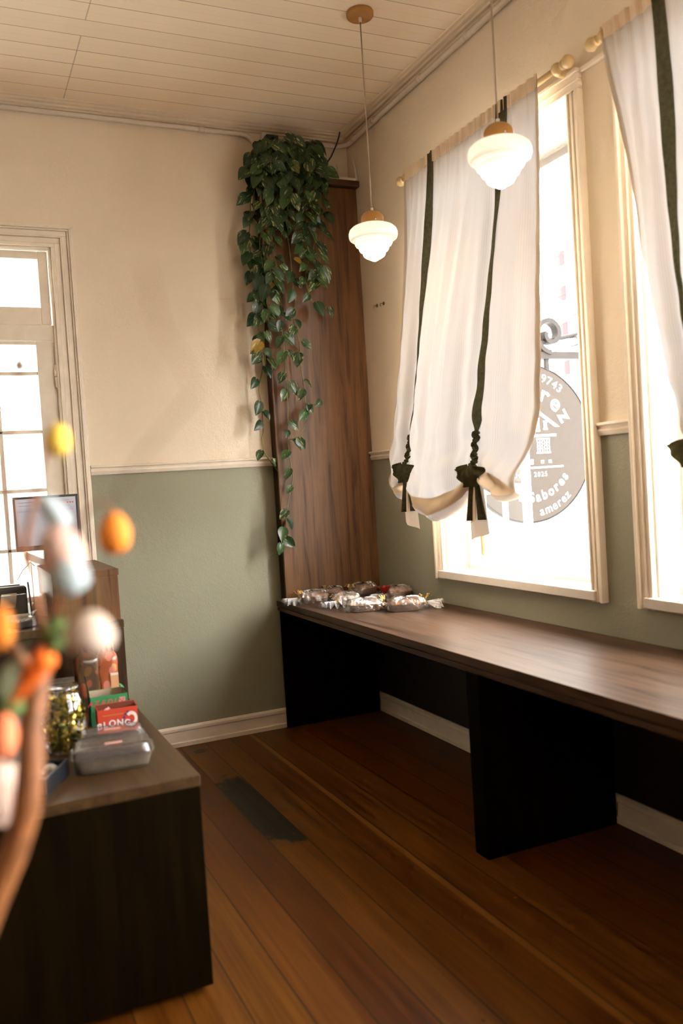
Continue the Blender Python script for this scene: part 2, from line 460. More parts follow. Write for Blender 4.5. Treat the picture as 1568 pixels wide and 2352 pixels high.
def crown_profile():
    return [(0, -.034), (.012, -.034), (.016, -.026), (.030, -.024), (.036, -.016), (.052, -.013), (.058, -.006), (.072, -.004), (.076, 0), (0, 0)]
t = MB().prism(crown_profile(), lambda a, b, k: ((XL, 0)[k], -a, CEIL+b)).build('trim_1', 'ceiling_edge_paint'); struct(t)
t = MB().prism(crown_profile(), lambda a, b, k: (-a, (YF, -.0)[k], CEIL+b)).build('trim_2', 'ceiling_edge_paint'); struct(t)
RAIL = [(0, 0), (.012, 0), (.016, .008), (.020, .018), (.013, .026), (.016, .034), (.027, .040), (.027, .046), (.022, .050), (0, .050)]
RZ = 1.541
t = MB().prism(RAIL, lambda a, b, k: ((-1.642, -.611)[k], -a, RZ+b)).build('trim_3', 'white_trim_paint'); struct(t)
spans = [(-.106, -.818)] + [(-2.108-PITCHY*k, -.815-PITCHY*(k+1)) for k in range(3)] + [(-2.108-PITCHY*3, YF)]
for i, (a, b) in enumerate(spans):
    struct(MB().prism(RAIL, lambda p, q, k: (-p, (a, b)[k], RZ+q)).build('trim_%d' % (4+i), 'white_trim_paint'))
BASE = [(0, 0), (.024, 0), (.024, .022), (.015, .026), (.015, .082), (.019, .088), (.019, .102), (.010, .112), (0, .112)]
struct(MB().prism(BASE, lambda a, b, k: ((DX1+.12, -.60)[k], -a, b)).build('baseboard_back', 'white_trim_paint'))
struct(MB().prism(BASE, lambda a, b, k: (-a*.8, (YF, -.002)[k], b)).build('baseboard_right', 'white_trim_paint'))
for i in range(3):       # picture-rail strips between the window heads
    a, b = -2.112-PITCHY*i, -.815-PITCHY*(i+1)
    struct(MB().box(-.018, 0, b, a, 2.938, 2.960).build('trim_%d' % (10+i), 'white_trim_paint', bevel=.004))

# ------------------------------------------------------------------ windows
def casing_board(mb, y0, y1, z0, z1, vertical, outer):
    """moulded board on the wall face; outer = which end (0/1) carries the thick outer bead"""
    prof = [(0, .22, .034), (.22, .50, .022), (.50, .62, .027), (.62, .86, .020), (.86, 1.0, .026)]
    for p0, p1, d in prof:
        if outer: p0, p1 = 1-p1, 1-p0
        if vertical: mb.box(-d, 0, y0+(y1-y0)*p0, y0+(y1-y0)*p1, z0, z1)
        else: mb.box(-d, 0, y0, y1, z0+(z1-z0)*p0, z0+(z1-z0)*p1)
def sash(root, hinge, ang, width, z0, z1, sgn):
    """an outward-opened casement; local axis runs from the hinge to the free stile"""
    fr = MB(); d = Vector((math.sin(ang), sgn*math.cos(ang), 0)); nrm = Vector((-d.y, d.x, 0))
    def bar(a0, a1, b0, b1, th=.036):
        b = len(fr.v)
        for a in (a0, a1):
            for t in (-th/2, th/2):
                for z in (b0, b1): q = Vector(hinge) + d*a + nrm*t; fr.vert((q.x, q.y, z))
        for q in ((0, 1, 3, 2), (4, 6, 7, 5), (0, 4, 5, 1), (2, 3, 7, 6), (0, 2, 6, 4), (1, 5, 7, 3)): fr.face(*[b+i for i in q])
    s = .048
    bar(0, s, z0, z1); bar(width-s, width, z0, z1); bar(s, width-s, z0, z0+.07); bar(s, width-s, z1-.05, z1)
    bar(width/2-.012, width/2+.012, z0+.07, z1-.05, .026)
    for z in (1.32, 1.50, 1.85, 2.15): bar(s, width-s, z-.013, z+.013, .026)
    o = fr.build('casement', 'white_window_paint', root, bevel=.003)
    g = MB(); a = Vector(hinge)+d*s; c = Vector(hinge)+d*(width-s)
    ids = [g.vert(p) for p in ((a.x, a.y, z0+.07), (c.x, c.y, z0+.07), (c.x, c.y, z1-.05), (a.x, a.y, z1-.05))]; g.face(*ids)
    g.build('casement_pane', 'window_glass', o)
for k, (a, b) in enumerate(OPEN):
    root = empty('window_%d' % (k+1), (0, (a+b)/2, ZS)); struct(root)
    cz = 2.962
    m = MB(); casing_board(m, b-.075, b, ZS-.004, cz-.078, True, 0); casing_board(m, a, a+.075, ZS-.004, cz-.078, True, 1)
    casing_board(m, b-.075, a+.075, cz-.078, cz, False, 1); m.build('casing', 'white_trim_paint', root, bevel=.003)
    m = MB(); m.box(-.040, .135, b-.035, a+.035, ZS+.002, ZS+.043); m.build('window_sill', 'white_window_paint', root, bevel=.004)
    m = MB(); m.box(-.002, WT, a-.012, a, ZS, ZT); m.box(-.002, WT, b, b+.012, ZS, ZT); m.box(-.002, WT, b+.012, a-.012, ZT-.012, ZT); m.build('jamb_lining', 'white_window_paint', root)
    m = MB(); x0, x1 = .125, .175
    m.box(x0, x1, a-.062, a-.012, ZS+.04, ZT-.012); m.box(x0, x1, b+.012, b+.062, ZS+.04, ZT-.012)
    m.box(x0, x1, b+.062, a-.062, ZS+.04, .985); m.box(x0, x1, b+.062, a-.062, 2.445, 2.495); m.box(x0, x1, b+.062, a-.062, 2.85, ZT-.012)
    m.box(x0+.06, WT+.03, b, a, ZS, ZS+.05)
    m.build('window_frame', 'white_window_paint', root, bevel=.004)
    g = MB(); ids = [g.vert(p) for p in ((.15, b+.06, 2.49), (.15, a-.06, 2.49), (.15, a-.06, 2.855), (.15, b+.06, 2.855))]; g.face(*ids)
    g.build('transom_pane', 'window_glass', root)
    sash(root, (.178, a-.055, 0), math.radians(112), .50, .99, 2.44, -1)
    sash(root, (.178, b+.055, 0), math.radians(112), .50, .99, 2.44, 1)
    blk = MB().box(.178, .20, a-.085, a-.058, .99, 1.10); blk.build('hinge_block', 'kraft_paper', root, bevel=.002)

# ------------------------------------------------------------------ glazed door in the back wall
root = empty('door_1', ((DX0+DX1)/2, 0, 0)); struct(root)
m = MB()
for p0, p1, d in ((0, .12, .020), (.12, .22, .036), (.22, .30, .028), (.30, .52, .018), (.52, .60, .026), (.60, .84, .016), (.84, 1, .024)):
    wd = .12
    m.box(DX1+wd*(1-p1), DX1+wd*(1-p0), -d, 0, 0, DZ+wd*(1-p1)); m.box(DX0-wd*(1-p0), DX0-wd*(1-p1), -d, 0, 0, DZ+wd*(1-p1))
    m.box(DX0-wd*(1-p0), DX1+wd*(1-p0), -d, 0, DZ+wd*(1-p1), DZ+wd*(1-p0))
m.build('casing', 'white_trim_paint', root, bevel=.003)
m = MB(); m.box(DX1-.012, DX1, -.01, .25, 0, DZ); m.box(DX0, DX0+.012, -.01, .25, 0, DZ); m.box(DX0+.012, DX1-.012, -.01, .25, DZ-.012, DZ)
m.box(DX0+.012, DX1-.012, .005, .09, 2.262, 2.34); m.build('door_frame', 'white_trim_paint', root, bevel=.003)
m = MB(); t0, t1 = 2.345, DZ-.018; x0, x1 = DX0+.016, DX1-.018
m.box(x0, x0+.055, .012, .05, t0, t1); m.box(x1-.05, x1, .012, .05, t0, t1); m.box(x0+.055, x1-.05, .012, .05, t0, 2.435); m.box(x0+.055, x1-.05, .012, .05, 2.685, t1)
tr = m.build('transom_light', 'white_trim_paint', root, bevel=.004)
g = MB(); ids = [g.vert(p) for p in ((x0+.05, .03, 2.43), (x1-.045, .03, 2.43), (x1-.045, .03, 2.69), (x0+.05, .03, 2.69))]; g.face(*ids); g.build('transom_pane', 'window_glass', tr)
xm = (DX0+DX1)/2
for lx0, lx1 in ((xm+.003, DX1-.014), (DX0+.014, xm-.003)):
    m = MB(); s = .092; top, bot = 2.258, .01
    m.box(lx0, lx0+s, .015, .055, bot, top); m.box(lx1-s, lx1, .015, .055, bot, top)
    m.box(lx0+s, lx1-s, .015, .055, bot, .22); m.box(lx0+s, lx1-s, .015, .055, 2.238, top); m.box(lx0+s, lx1-s, .015, .055, .80, .92)
    m.box(lx0+s, lx1-s, .026, .044, .22, .80)
    c = (lx0+lx1)/2
    m.box(c-.011, c+.011, .024, .05, .92, 2.238)
    for z in (1.17, 1.478, 1.785, 2.09): m.box(lx0+s, lx1-s, .024, .05, z-.010, z+.010)
    lf = m.build('door_leaf', 'white_trim_paint', root, bevel=.004)
    g = MB(); ids = [g.vert(p) for p in ((lx0+s, .036, .92), (lx1-s, .036, .92), (lx1-s, .036, 2.238), (lx0+s, .036, 2.238))]; g.face(*ids); g.build('door_pane', 'window_glass', lf)
for z in (2.02, 1.2, .35):
    m = MB(); m.tube([(DX1-.016, .004, z), (DX1-.016, .004, z+.05)], .009, 10); m.tube([(DX1-.016, .004, z+.053), (DX1-.016, .004, z+.105)], .009, 10)
    m.lathe([(0, -.012), (.006, -.008), (.009, 0)], (DX1-.016, .004, z), 10); m.lathe([(.009, 0), (.006, .008), (0, .012)], (DX1-.016, .004, z+.105), 10)
    m.build('hinge', 'white_trim_paint', root, smooth=True)

# ------------------------------------------------------------------ outside the windows
plain('street_concrete', (.55, .54, .52), .8, var=.1, vs=2)
plain('eave_boards', (.055, .050, .0455), .6, var=.05, vs=6)
plain('sign_brown', (.035, .0302, .0272), .7, var=.03, spec=.0)
plain('sign_white', (.85, .85, .83), .6, var=.02)
plain('sign_iron', (.020, .018, .017), .6, var=.05, spec=.05)
plain('facade_white', (.86, .86, .85), .8, var=.03, vs=1)
plain('shutter_red', (.022, .0135, .0150), .7, spec=.1)
plain('pane_grey', (.0215, .0225, .024), .5, spec=.1)
struct(MB().box(-30, 120, -60, 140, -.5, -.15).build('ground', 'street_concrete'))
# added wall and roof slab that cut the sky light through the glazed door
struct(MB().box(-9, -.9, 2.6, 2.8, -.15, 5.2).build('wall_sky_block', 'facade_white'))
struct(MB().box(-9, -.9, .25, 2.15, 3.0, 3.1).build('roof_sky_block', 'eave_boards'))
e = MB(); e.box(WT, .80, -9, 1.2, 3.15, 3.17); 
for k in range(1, 5): e.box(WT, .80, -9, 1.2, 3.146, 3.1485) if False else None
e.box(.79, .82, -9, 1.2, 3.10, 3.24); e.box(.56, .565, -9, 1.2, 3.144, 3.15); e.box(.45, .455, -9, 1.2, 3.144, 3.15); e.box(.67, .675, -9, 1.2, 3.144, 3.15)
o = e.build('roof_eave', 'eave_boards'); struct(o)

SY = -.4
sc0 = at_y(1212, 1020, SY); SR = (at_y(1212, 838, SY).z - at_y(1212, 1200, SY).z)/2
root = empty('hanging_sign', (sc0.x, SY, sc0.z)); root['kind'] = 'thing'
tag(root, 'round brown hanging cafe sign with white house drawing outside the window', 'sign')
m = MB(); m.lathe([(0, -.012), (SR*.985, -.012), (SR, -.008), (SR, .008), (SR*.985, .012), (0, .012)], (sc0.x, SY, sc0.z), 96, 'Y')
m.build('sign_disc', 'sign_brown', root)
m = MB(); m.lathe([(SR, -.013), (SR+.006, -.013), (SR+.006, .013), (SR, .013)], (sc0.x, SY, sc0.z), 96, 'Y', caps=False); m.build('rim', 'sign_iron', root)
fs = lambda x, y: (sc0.x+x, SY-.0135, sc0.z+y)
L = MB(); arc_text(L, '5-9743', .150*SR, .82*SR, math.radians(67), fs, gap=.003*SR); L.build('phone_number', 'sign_white', root)
L = MB(); arc_text(L, 'amerez', .30*SR, .585*SR, math.radians(76), fs, bold=.016, gap=.016*SR); L.build('name_lettering', 'sign_white', root)
L = MB(); arc_text(L, 'Café e Sabores', .175*SR, .74*SR, math.radians(-91), fs, bold=.018, gap=.014*SR, inside=True); L.build('motto_lettering', 'sign_white', root)
L = MB(); arc_text(L, 'amerez', .165*SR, .93*SR, math.radians(-65), fs, gap=.004*SR, inside=True); L.build('handle_lettering', 'sign_white', root)
L = MB(); put_text(L, 'Desde 2025', .085*SR, lambda x, y: fs(x, y-.42*SR), gap=.004); L.build('date_lettering', 'sign_white', root)
G = MB()
def gq(x0, y0, x1, y1): 
    ids = [G.vert(fs(x*SR, y*SR)) for x, y in ((x0, y0), (x1, y0), (x1, y1), (x0, y1))]; G.face(*ids)
def gpoly(pts): G.face(*[G.vert(fs(x*SR, y*SR)) for x, y in pts])
for s in (1, -1):
    gpoly([(0, .415), (0, .455), (s*.12, .455), (s*.49, .205), (s*.42, .205), (s*.11, .415)])
    gq(s*.01, .085, s*.43, .115); gq(s*.01, -.315, s*.52, -.295)
    gq(s*.17, -.255, s*.215, -.215); gq(s*.29, -.255, s*.335, -.215)
    for wx, y0, y1, ww in ((.13, .17, .31, .085), (.265, .19, .27, .05), (.165, -.11, .05, .09), (.275, -.11, .05, .09)):
        x0, x1 = wx-ww/2, wx+ww/2; t = .012
        for (p, q, r_, u) in ((x0, y0, x0+t, y1), (x1-t, y0, x1, y1), (wx-t/2, y0, wx+t/2, y1), (x0-.01, y0-.018, x1+.01, y0), (x0-.006, y1, x1+.006, y1+.016)):
            gq(s*p, q, s*r_, u)
        n = 4
        for i in range(1, n): yy = y0+(y1-y0)*i/n; gq(s*x0, yy-.006, s*x1, yy+.006)
gq(-.05, -.26, .05, -.20); gpoly([(-.03, .455), (-.03, .47), (.10, .47), (.10, .455)])
G.build('house_drawing', 'sign_white', root)
bx, bz = 1.37, 2.125
m = MB(); m.box(.25, bx, SY-.022, SY+.022, bz-.022, bz+.022); m.box(.25, .27, SY-.04, SY+.04, 1.9, 2.5); m.build('beam', 'sign_iron', root)
for hx_ in (.16, -.185): MB().box(sc0.x+hx_, sc0.x+hx_+.025, SY-.012, SY+.012, sc0.z+SR*.92, bz).build('hanger_bar', 'sign_iron', root)
m = MB(); pts = []
c = at_y(1258, 768, SY)
for i in range(40):
    th = PI*1.5 - i/39*PI*2.6; r = .115 - .085*i/39
    pts.append((c.x + r*math.cos(th), SY, c.z + r*math.sin(th)))
m.grid(lambda u, v: (lambda p: (p[0], SY-.03+.06*v, p[2]))(pts[min(39, int(round(u*39)))]), 39, 1)
o = m.build('scroll', 'sign_iron', root); so = o.modifiers.new('thick', 'SOLIDIFY'); so.thickness = .028; so.offset = 0
p0, p1 = at_y(1200, 795, SY), at_y(1345, 764, SY)
m = MB(); m.tube([p0 + (p0-p1)*((p0.x-.27)/(p1.x-p0.x)), p0, p1 + (p1-p0)*.6], .014, 8); m.build('stay_bar', 'sign_iron', root)
fx = at_y(1326, 783, -.4)
root = empty('floodlight', fx); tag(root, 'small dark finned floodlight hanging beside the round sign bracket', 'lamp')
m = MB(); m.box(fx.x-.035, fx.x+.07, -.44, -.36, fx.z-.03, fx.z+.03)
m.build('housing', 'dark_grey_plastic', root, bevel=.006)
for i in range(5):
    MB().box(fx.x-.03+i*.02, fx.x-.024+i*.02, -.45, -.35, fx.z-.048, fx.z-.031).build('fin', 'black_plastic', root)
MB().tube([(fx.x, -.4, fx.z+.02), (fx.x-.02, -.4, fx.z+.10)], .006, 6).build('bracket', 'dark_grey_plastic', root)

BX = 38.3
m = MB(); m.box(BX, BX+12, 20, 75, -.15, 34)
root = empty('apartment_building', (BX, 47, -.15)); tag(root, 'white apartment block with red shutters across the street', 'building')
m.build('facade', 'facade_white', root)
for fz in (21.4, 18.8, 16.2, 13.75, 11.2, 8.5):
    for cy in (45.2, 40.2, 50.2, 55.2):
        f = MB(); f.box(BX-.05, BX, cy-.95, cy+.15, fz-.55, fz+.5)
        fo = f.build('window', 'facade_white', root)
        p = MB(); p.box(BX-.08, BX-.05, cy-.42, cy+.08, fz-.5, fz+.45); p.box(BX-.08, BX-.05, cy+.45-.08, cy+.95-.05, fz-.5, fz+.42); p.build('pane', 'pane_grey', fo)
        s_ = MB(); s_.box(BX-.16, BX-.05, cy-1.12, cy-.50, fz-.62, fz+.55); s_.build('shutter', 'shutter_red', fo)
for i, (pa, pb) in enumerate((((1245, 605), (1331, 566)), ((1240, 700), (1332, 661)), ((1240, 758), (1334, 715)), ((1242, 775), (1334, 716)), ((1245, 815), (1335, 790)), ((1240, 742), (1334, 702)))):
    a, b = at_x(*pa, 6.0), at_x(*pb, 6.0); d = b-a
    tag(MB().tube([a-d*9, a-d*3+Vector((0, 0, -.03)), a, b, b+d*6], .012, 6).build('power_cable', 'sign_iron'), [
        'topmost thin power cable crossing the street outside the window', 'second power cable down across the street', 'thin cable above the lower pair outside the window',
        'lower of the close pair of cables above the sign', 'lowest power cable, just behind the sign bracket', 'power cable just over the curled sign bracket'][i], 'cable', 'power cables over the street')

# ------------------------------------------------------------------ built-in bench counter under the windows
BXF = -.639
root = empty('bench_counter', (-.32, -3.0, 0)); tag(root, 'long walnut built-in counter running along the wall under the windows', 'counter')
MB().box(BXF, -.001, -6.2, -.001, .716, .75).build('worktop', 'walnut_worktop', root, bevel=.0025)
m = MB(); m.box(BXF+.004, BXF+.030, -6.2, -.002, .69, .712); m.box(BXF+.010, BXF+.03, -6.2, -.002, .712, .716); m.build('apron', 'walnut_worktop', root, bevel=.0015)
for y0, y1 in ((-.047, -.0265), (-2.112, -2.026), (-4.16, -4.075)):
    MB().box(BXF+.006, -.024, y0, y1, .0, .69).build('upright_panel', 'walnut_shaded', root, bevel=.003)
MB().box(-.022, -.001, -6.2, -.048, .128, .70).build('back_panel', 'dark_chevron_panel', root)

# tall boxed cupboard panel in the corner
root = empty('corner_cupboard', (-.305, -.05, .75)); tag(root, 'tall narrow walnut box standing on the counter in the corner', 'cupboard')
MB().box(-.608, -.003, -.103, -.086, .75, 3.158).build('front_panel', 'walnut_upright', root, bevel=.0015)
MB().box(-.606, -.590, -.086, -.002, .75, 3.158).build('side_panel', 'walnut_desk', root)
MB().box(-.64, -.001, -.150, -.002, 3.158, 3.192).build('cap_shelf', 'walnut_cap', root, bevel=.002)
plain('edge_band', (.27, .15, .085), .5)
MB().box(-.6095, -.6075, -.1035, -.0855, .75, 3.158).build('edge_band', 'edge_band', root)

# ------------------------------------------------------------------ conduits, junction box, router on the cupboard
def arc(c, r, a0, a1, n, f): return [f(c, r, a0+(a1-a0)*i/n) for i in range(n+1)]
root = empty('conduit_pipe', (-2.5, -.014, 3.446)); tag(root, 'white conduit pipe running along the back wall, bending down behind the plant', 'pipe')
pts = [(XL+.001, -.019, 3.446), (-.67, -.019, 3.446)] + [(-.67+.075*math.sin(t), -.019, 3.446-.075*(1-math.cos(t))) for t in np.linspace(.2, PI/2, 8)] + [(-.627, -.019, 3.32), (-.627, -.019, 3.0)]
MB().tube(pts, .0135, 12).build('pipe', 'conduit_plastic', root, smooth=True)
MB().tube([(-.925, -.019, 3.446), (-.89, -.019, 3.446)], .0165, 12).build('collar', 'conduit_plastic', root, smooth=True)
root = empty('conduit_pipe', (-.02, -2.5, 3.444)); tag(root, 'white conduit pipe turning the corner and running above the windows', 'pipe')
pts = [(-.47, -.020, 3.436), (-.094, -.020, 3.436)] + [(-.094+.074*math.sin(t), -.020-.074*(1-math.cos(t)), 3.436) for t in np.linspace(.2, PI/2, 8)] + [(-.020, -.15, 3.437), (-.020, YF+.001, 3.444)]
MB().tube(pts, .0150, 12).build('pipe', 'conduit_plastic', root, smooth=True)
for y in (-.14, -.40, -.92, -1.36):
    MB().tube([(-.020, y, 3.440), (-.020, y-.03, 3.440)], .0185, 12).build('collar', 'conduit_plastic', root, smooth=True)
tag(MB().box(-.553, -.494, -.04, -.001, 3.38, 3.466).build('junction_box', 'conduit_plastic', bevel=.004), 'small white wall box between the two pipe runs above the plant', 'box')
root = empty('security_sensor', (-.51, -.07, 3.41)); tag(root, 'small black box sensor fixed to the white wall box above the plant', 'sensor')
MB().box(-.548, -.474, -.095, -.042, 3.392, 3.432).build('housing', 'black_plastic', root, bevel=.005)
MB().lathe([(.012, 0), (.010, .004), (0, .005)], (-.511, -.095, 3.412), 16, 'Y').build('lens', 'dark_grey_plastic', root)
root = empty('wifi_router', (-.11, -.09, 3.193)); tag(root, 'white router with upright antennas on top of the corner cupboard', 'router')
MB().box(-.205, -.012, -.135, -.03, 3.193, 3.216).build('body', 'white_plastic', root, bevel=.006)
for b_, t_ in (((-.218, -.10, 3.205), (-.245, -.10, 3.372)), ((-.075, -.028, 3.21), (-.085, -.03, 3.325)), ((-.006, -.125, 3.205), (-.022, -.12, 3.357)), ((-.155, -.028, 3.21), (-.165, -.028, 3.32))):
    b_, t_ = Vector(b_), Vector(t_)
    MB().tube([b_, b_*.5+t_*.5, t_], [.0055, .005, .004], 8).build('antenna', 'white_plastic', root, smooth=True)
tag(MB().tube([at_y(739, 396, -.08), at_y(748, 378, -.085), at_y(760, 360, -.09), at_y(770, 338, -.085), at_y(777, 318, -.08), (-.074, -.078, 3.499)], .0042, 8).build('ethernet_cable', 'blue_cable', smooth=True), 'dark blue cable dropping from the ceiling corner to the router', 'cable')
for i, (px, py, lb) in enumerate(((866, 702, 'left, lower of two small metal wall hooks beside the curtain'), (881, 697, 'right, higher of two small metal wall hooks beside the curtain'))):
    p = at_x(px, py, -.001); root = empty('wall_hook', p); tag(root, lb, 'hook', 'wall hooks')
    MB().lathe([(.010, 0), (.010, -.003), (.004, -.005), (0, -.005)], p, 14, 'X').build('plate', 'dark_grey_plastic', root, smooth=True)
    MB().tube([(p.x-.004, p.y, p.z), (p.x-.02, p.y, p.z), (p.x-.026, p.y, p.z-.008), (p.x-.02, p.y, p.z-.016)], .0028, 8).build('hook', 'gold_metal_paint', root, smooth=True)

# ------------------------------------------------------------------ pendant lamps
def pendant(loc, label):
    root = empty('pendant_lamp', loc); tag(root, label, 'lamp', 'opal pendant lamps')
    zt = CEIL - loc[2]
    o = Vector(loc)
    L = lambda prof, n=40: MB().lathe(prof, (0, 0, 0), n)
    L([(.058, zt), (.060, zt-.004), (.060, zt-.020), (.056, zt-.025), (0, zt-.026)]).build('canopy', 'gold_metal_paint', root, smooth=True, local=True)
    L([(.008, zt-.026), (.008, zt-.034), (.006, zt-.046), (0, zt-.046)], 14).build('cord_grip', 'white_plastic', root, smooth=True, local=True)
    MB().tube([(0, 0, zt-.04), (0, 0, .115)], .0032, 8).build('cord', 'cord_fabric', root, smooth=True, local=True)
    L([(.007, .125), (.007, .108), (0, .108)], 14).build('cord_stem', 'white_plastic', root, smooth=True, local=True)
    L([(0, .110), (.022, .109), (.036, .102), (.048, .090), (.051, .082), (.051, .052), (.049, .050), (0, .050)]).build('socket_cap', 'gold_metal_paint', root, smooth=True, local=True)
    for a in (.3, 2.4, 4.5):
        MB().tube([(.050*math.cos(a), .050*math.sin(a), .062), (.058*math.cos(a), .058*math.sin(a), .062)], .0035, 8).build('thumb_screw', 'chrome', root, smooth=True, local=True)
    prof = [(.050, .052), (.070, .049), (.092, .040), (.105, .028), (.110, .014), (.110, 0), (.106, -.012), (.097, -.018), (.086, -.019), (.0825, -.0195),
            (.0845, -.024), (.0845, -.034), (.080, -.042), (.071, -.0445), (.0655, -.045), (.0675, -.049), (.067, -.058), (.062, -.066), (.054, -.068), (.0495, -.0685),
            (.051, -.072), (.050, -.082), (.045, -.090), (.036, -.096), (.024, -.102), (.012, -.109), (.005, -.112), (0, -.1125)]
    L(prof, 64).build('glass_shade', 'lit_opal_glass', root, smooth=True, local=True)
    return root
p1 = pendant((-.530, -1.300, 2.512), 'lit opal glass pendant nearest the corner cupboard, left of the curtain')
for loc, lb in (((-.530, -2.275, 2.512), 'lit opal glass pendant hanging in front of the first curtain'), ((-.530, -3.250, 2.540), 'pendant lamp cut off at the top right edge, before the second curtain')):
    c = copy_tree(p1); c.location = loc; c['label'] = lb
# the next pendant of the same row, further along the counter
# ------------------------------------------------------------------ curtain rods and curtains
def make_rod(y0, y1, label, shift=0):
    root = empty('curtain_rod', (-.08, y0, 2.968)); tag(root, label, 'curtain rod', 'curtain rods')
    MB().tube([(-.08, y0, 2.968), (-.08, y1, 2.968)], .0125, 14).build('rod', 'yellow_rod_paint', root, smooth=True)
    for y, s in ((y0, 1), (y1, -1)):
        prof = [(.0125, 0), (.019, .004), (.019, .010), (.013, .014), (.024, .026), (.026, .036), (.020, .050), (.010, .056), (0, .058)]
        MB().lathe([(r, s*z) for r, z in prof], (-.08, y, 2.968), 20, 'Y').build('finial', 'yellow_rod_paint', root, smooth=True)
    for y in (y0-.03*1, y1+.03):
        MB().lathe([(.0125, -.012), (.022, -.010), (.024, 0), (.022, .010), (.0125, .012)], (-.08, y, 2.968), 20, 'Y').build('ring_bead', 'yellow_rod_paint', root, smooth=True)
    yb = y1+.045
    m = MB(); m.lathe([(0, -.016), (.034, -.014), (.038, -.008), (.038, -.0005), (0, -.0005)], (0, yb, 2.955), 24, 'X'); m.tube([(-.012, yb, 2.955), (-.05, yb, 2.955), (-.078, yb, 2.96)], .010, 10)
    m.build('bracket', 'yellow_rod_paint', root, smooth=False)
    return root
make_rod(-.815, -2.085, 'pale yellow wooden curtain rod above the first window')
make_rod(-.815-PITCHY, -2.085-PITCHY, 'pale yellow curtain rod above the second window, at right edge')

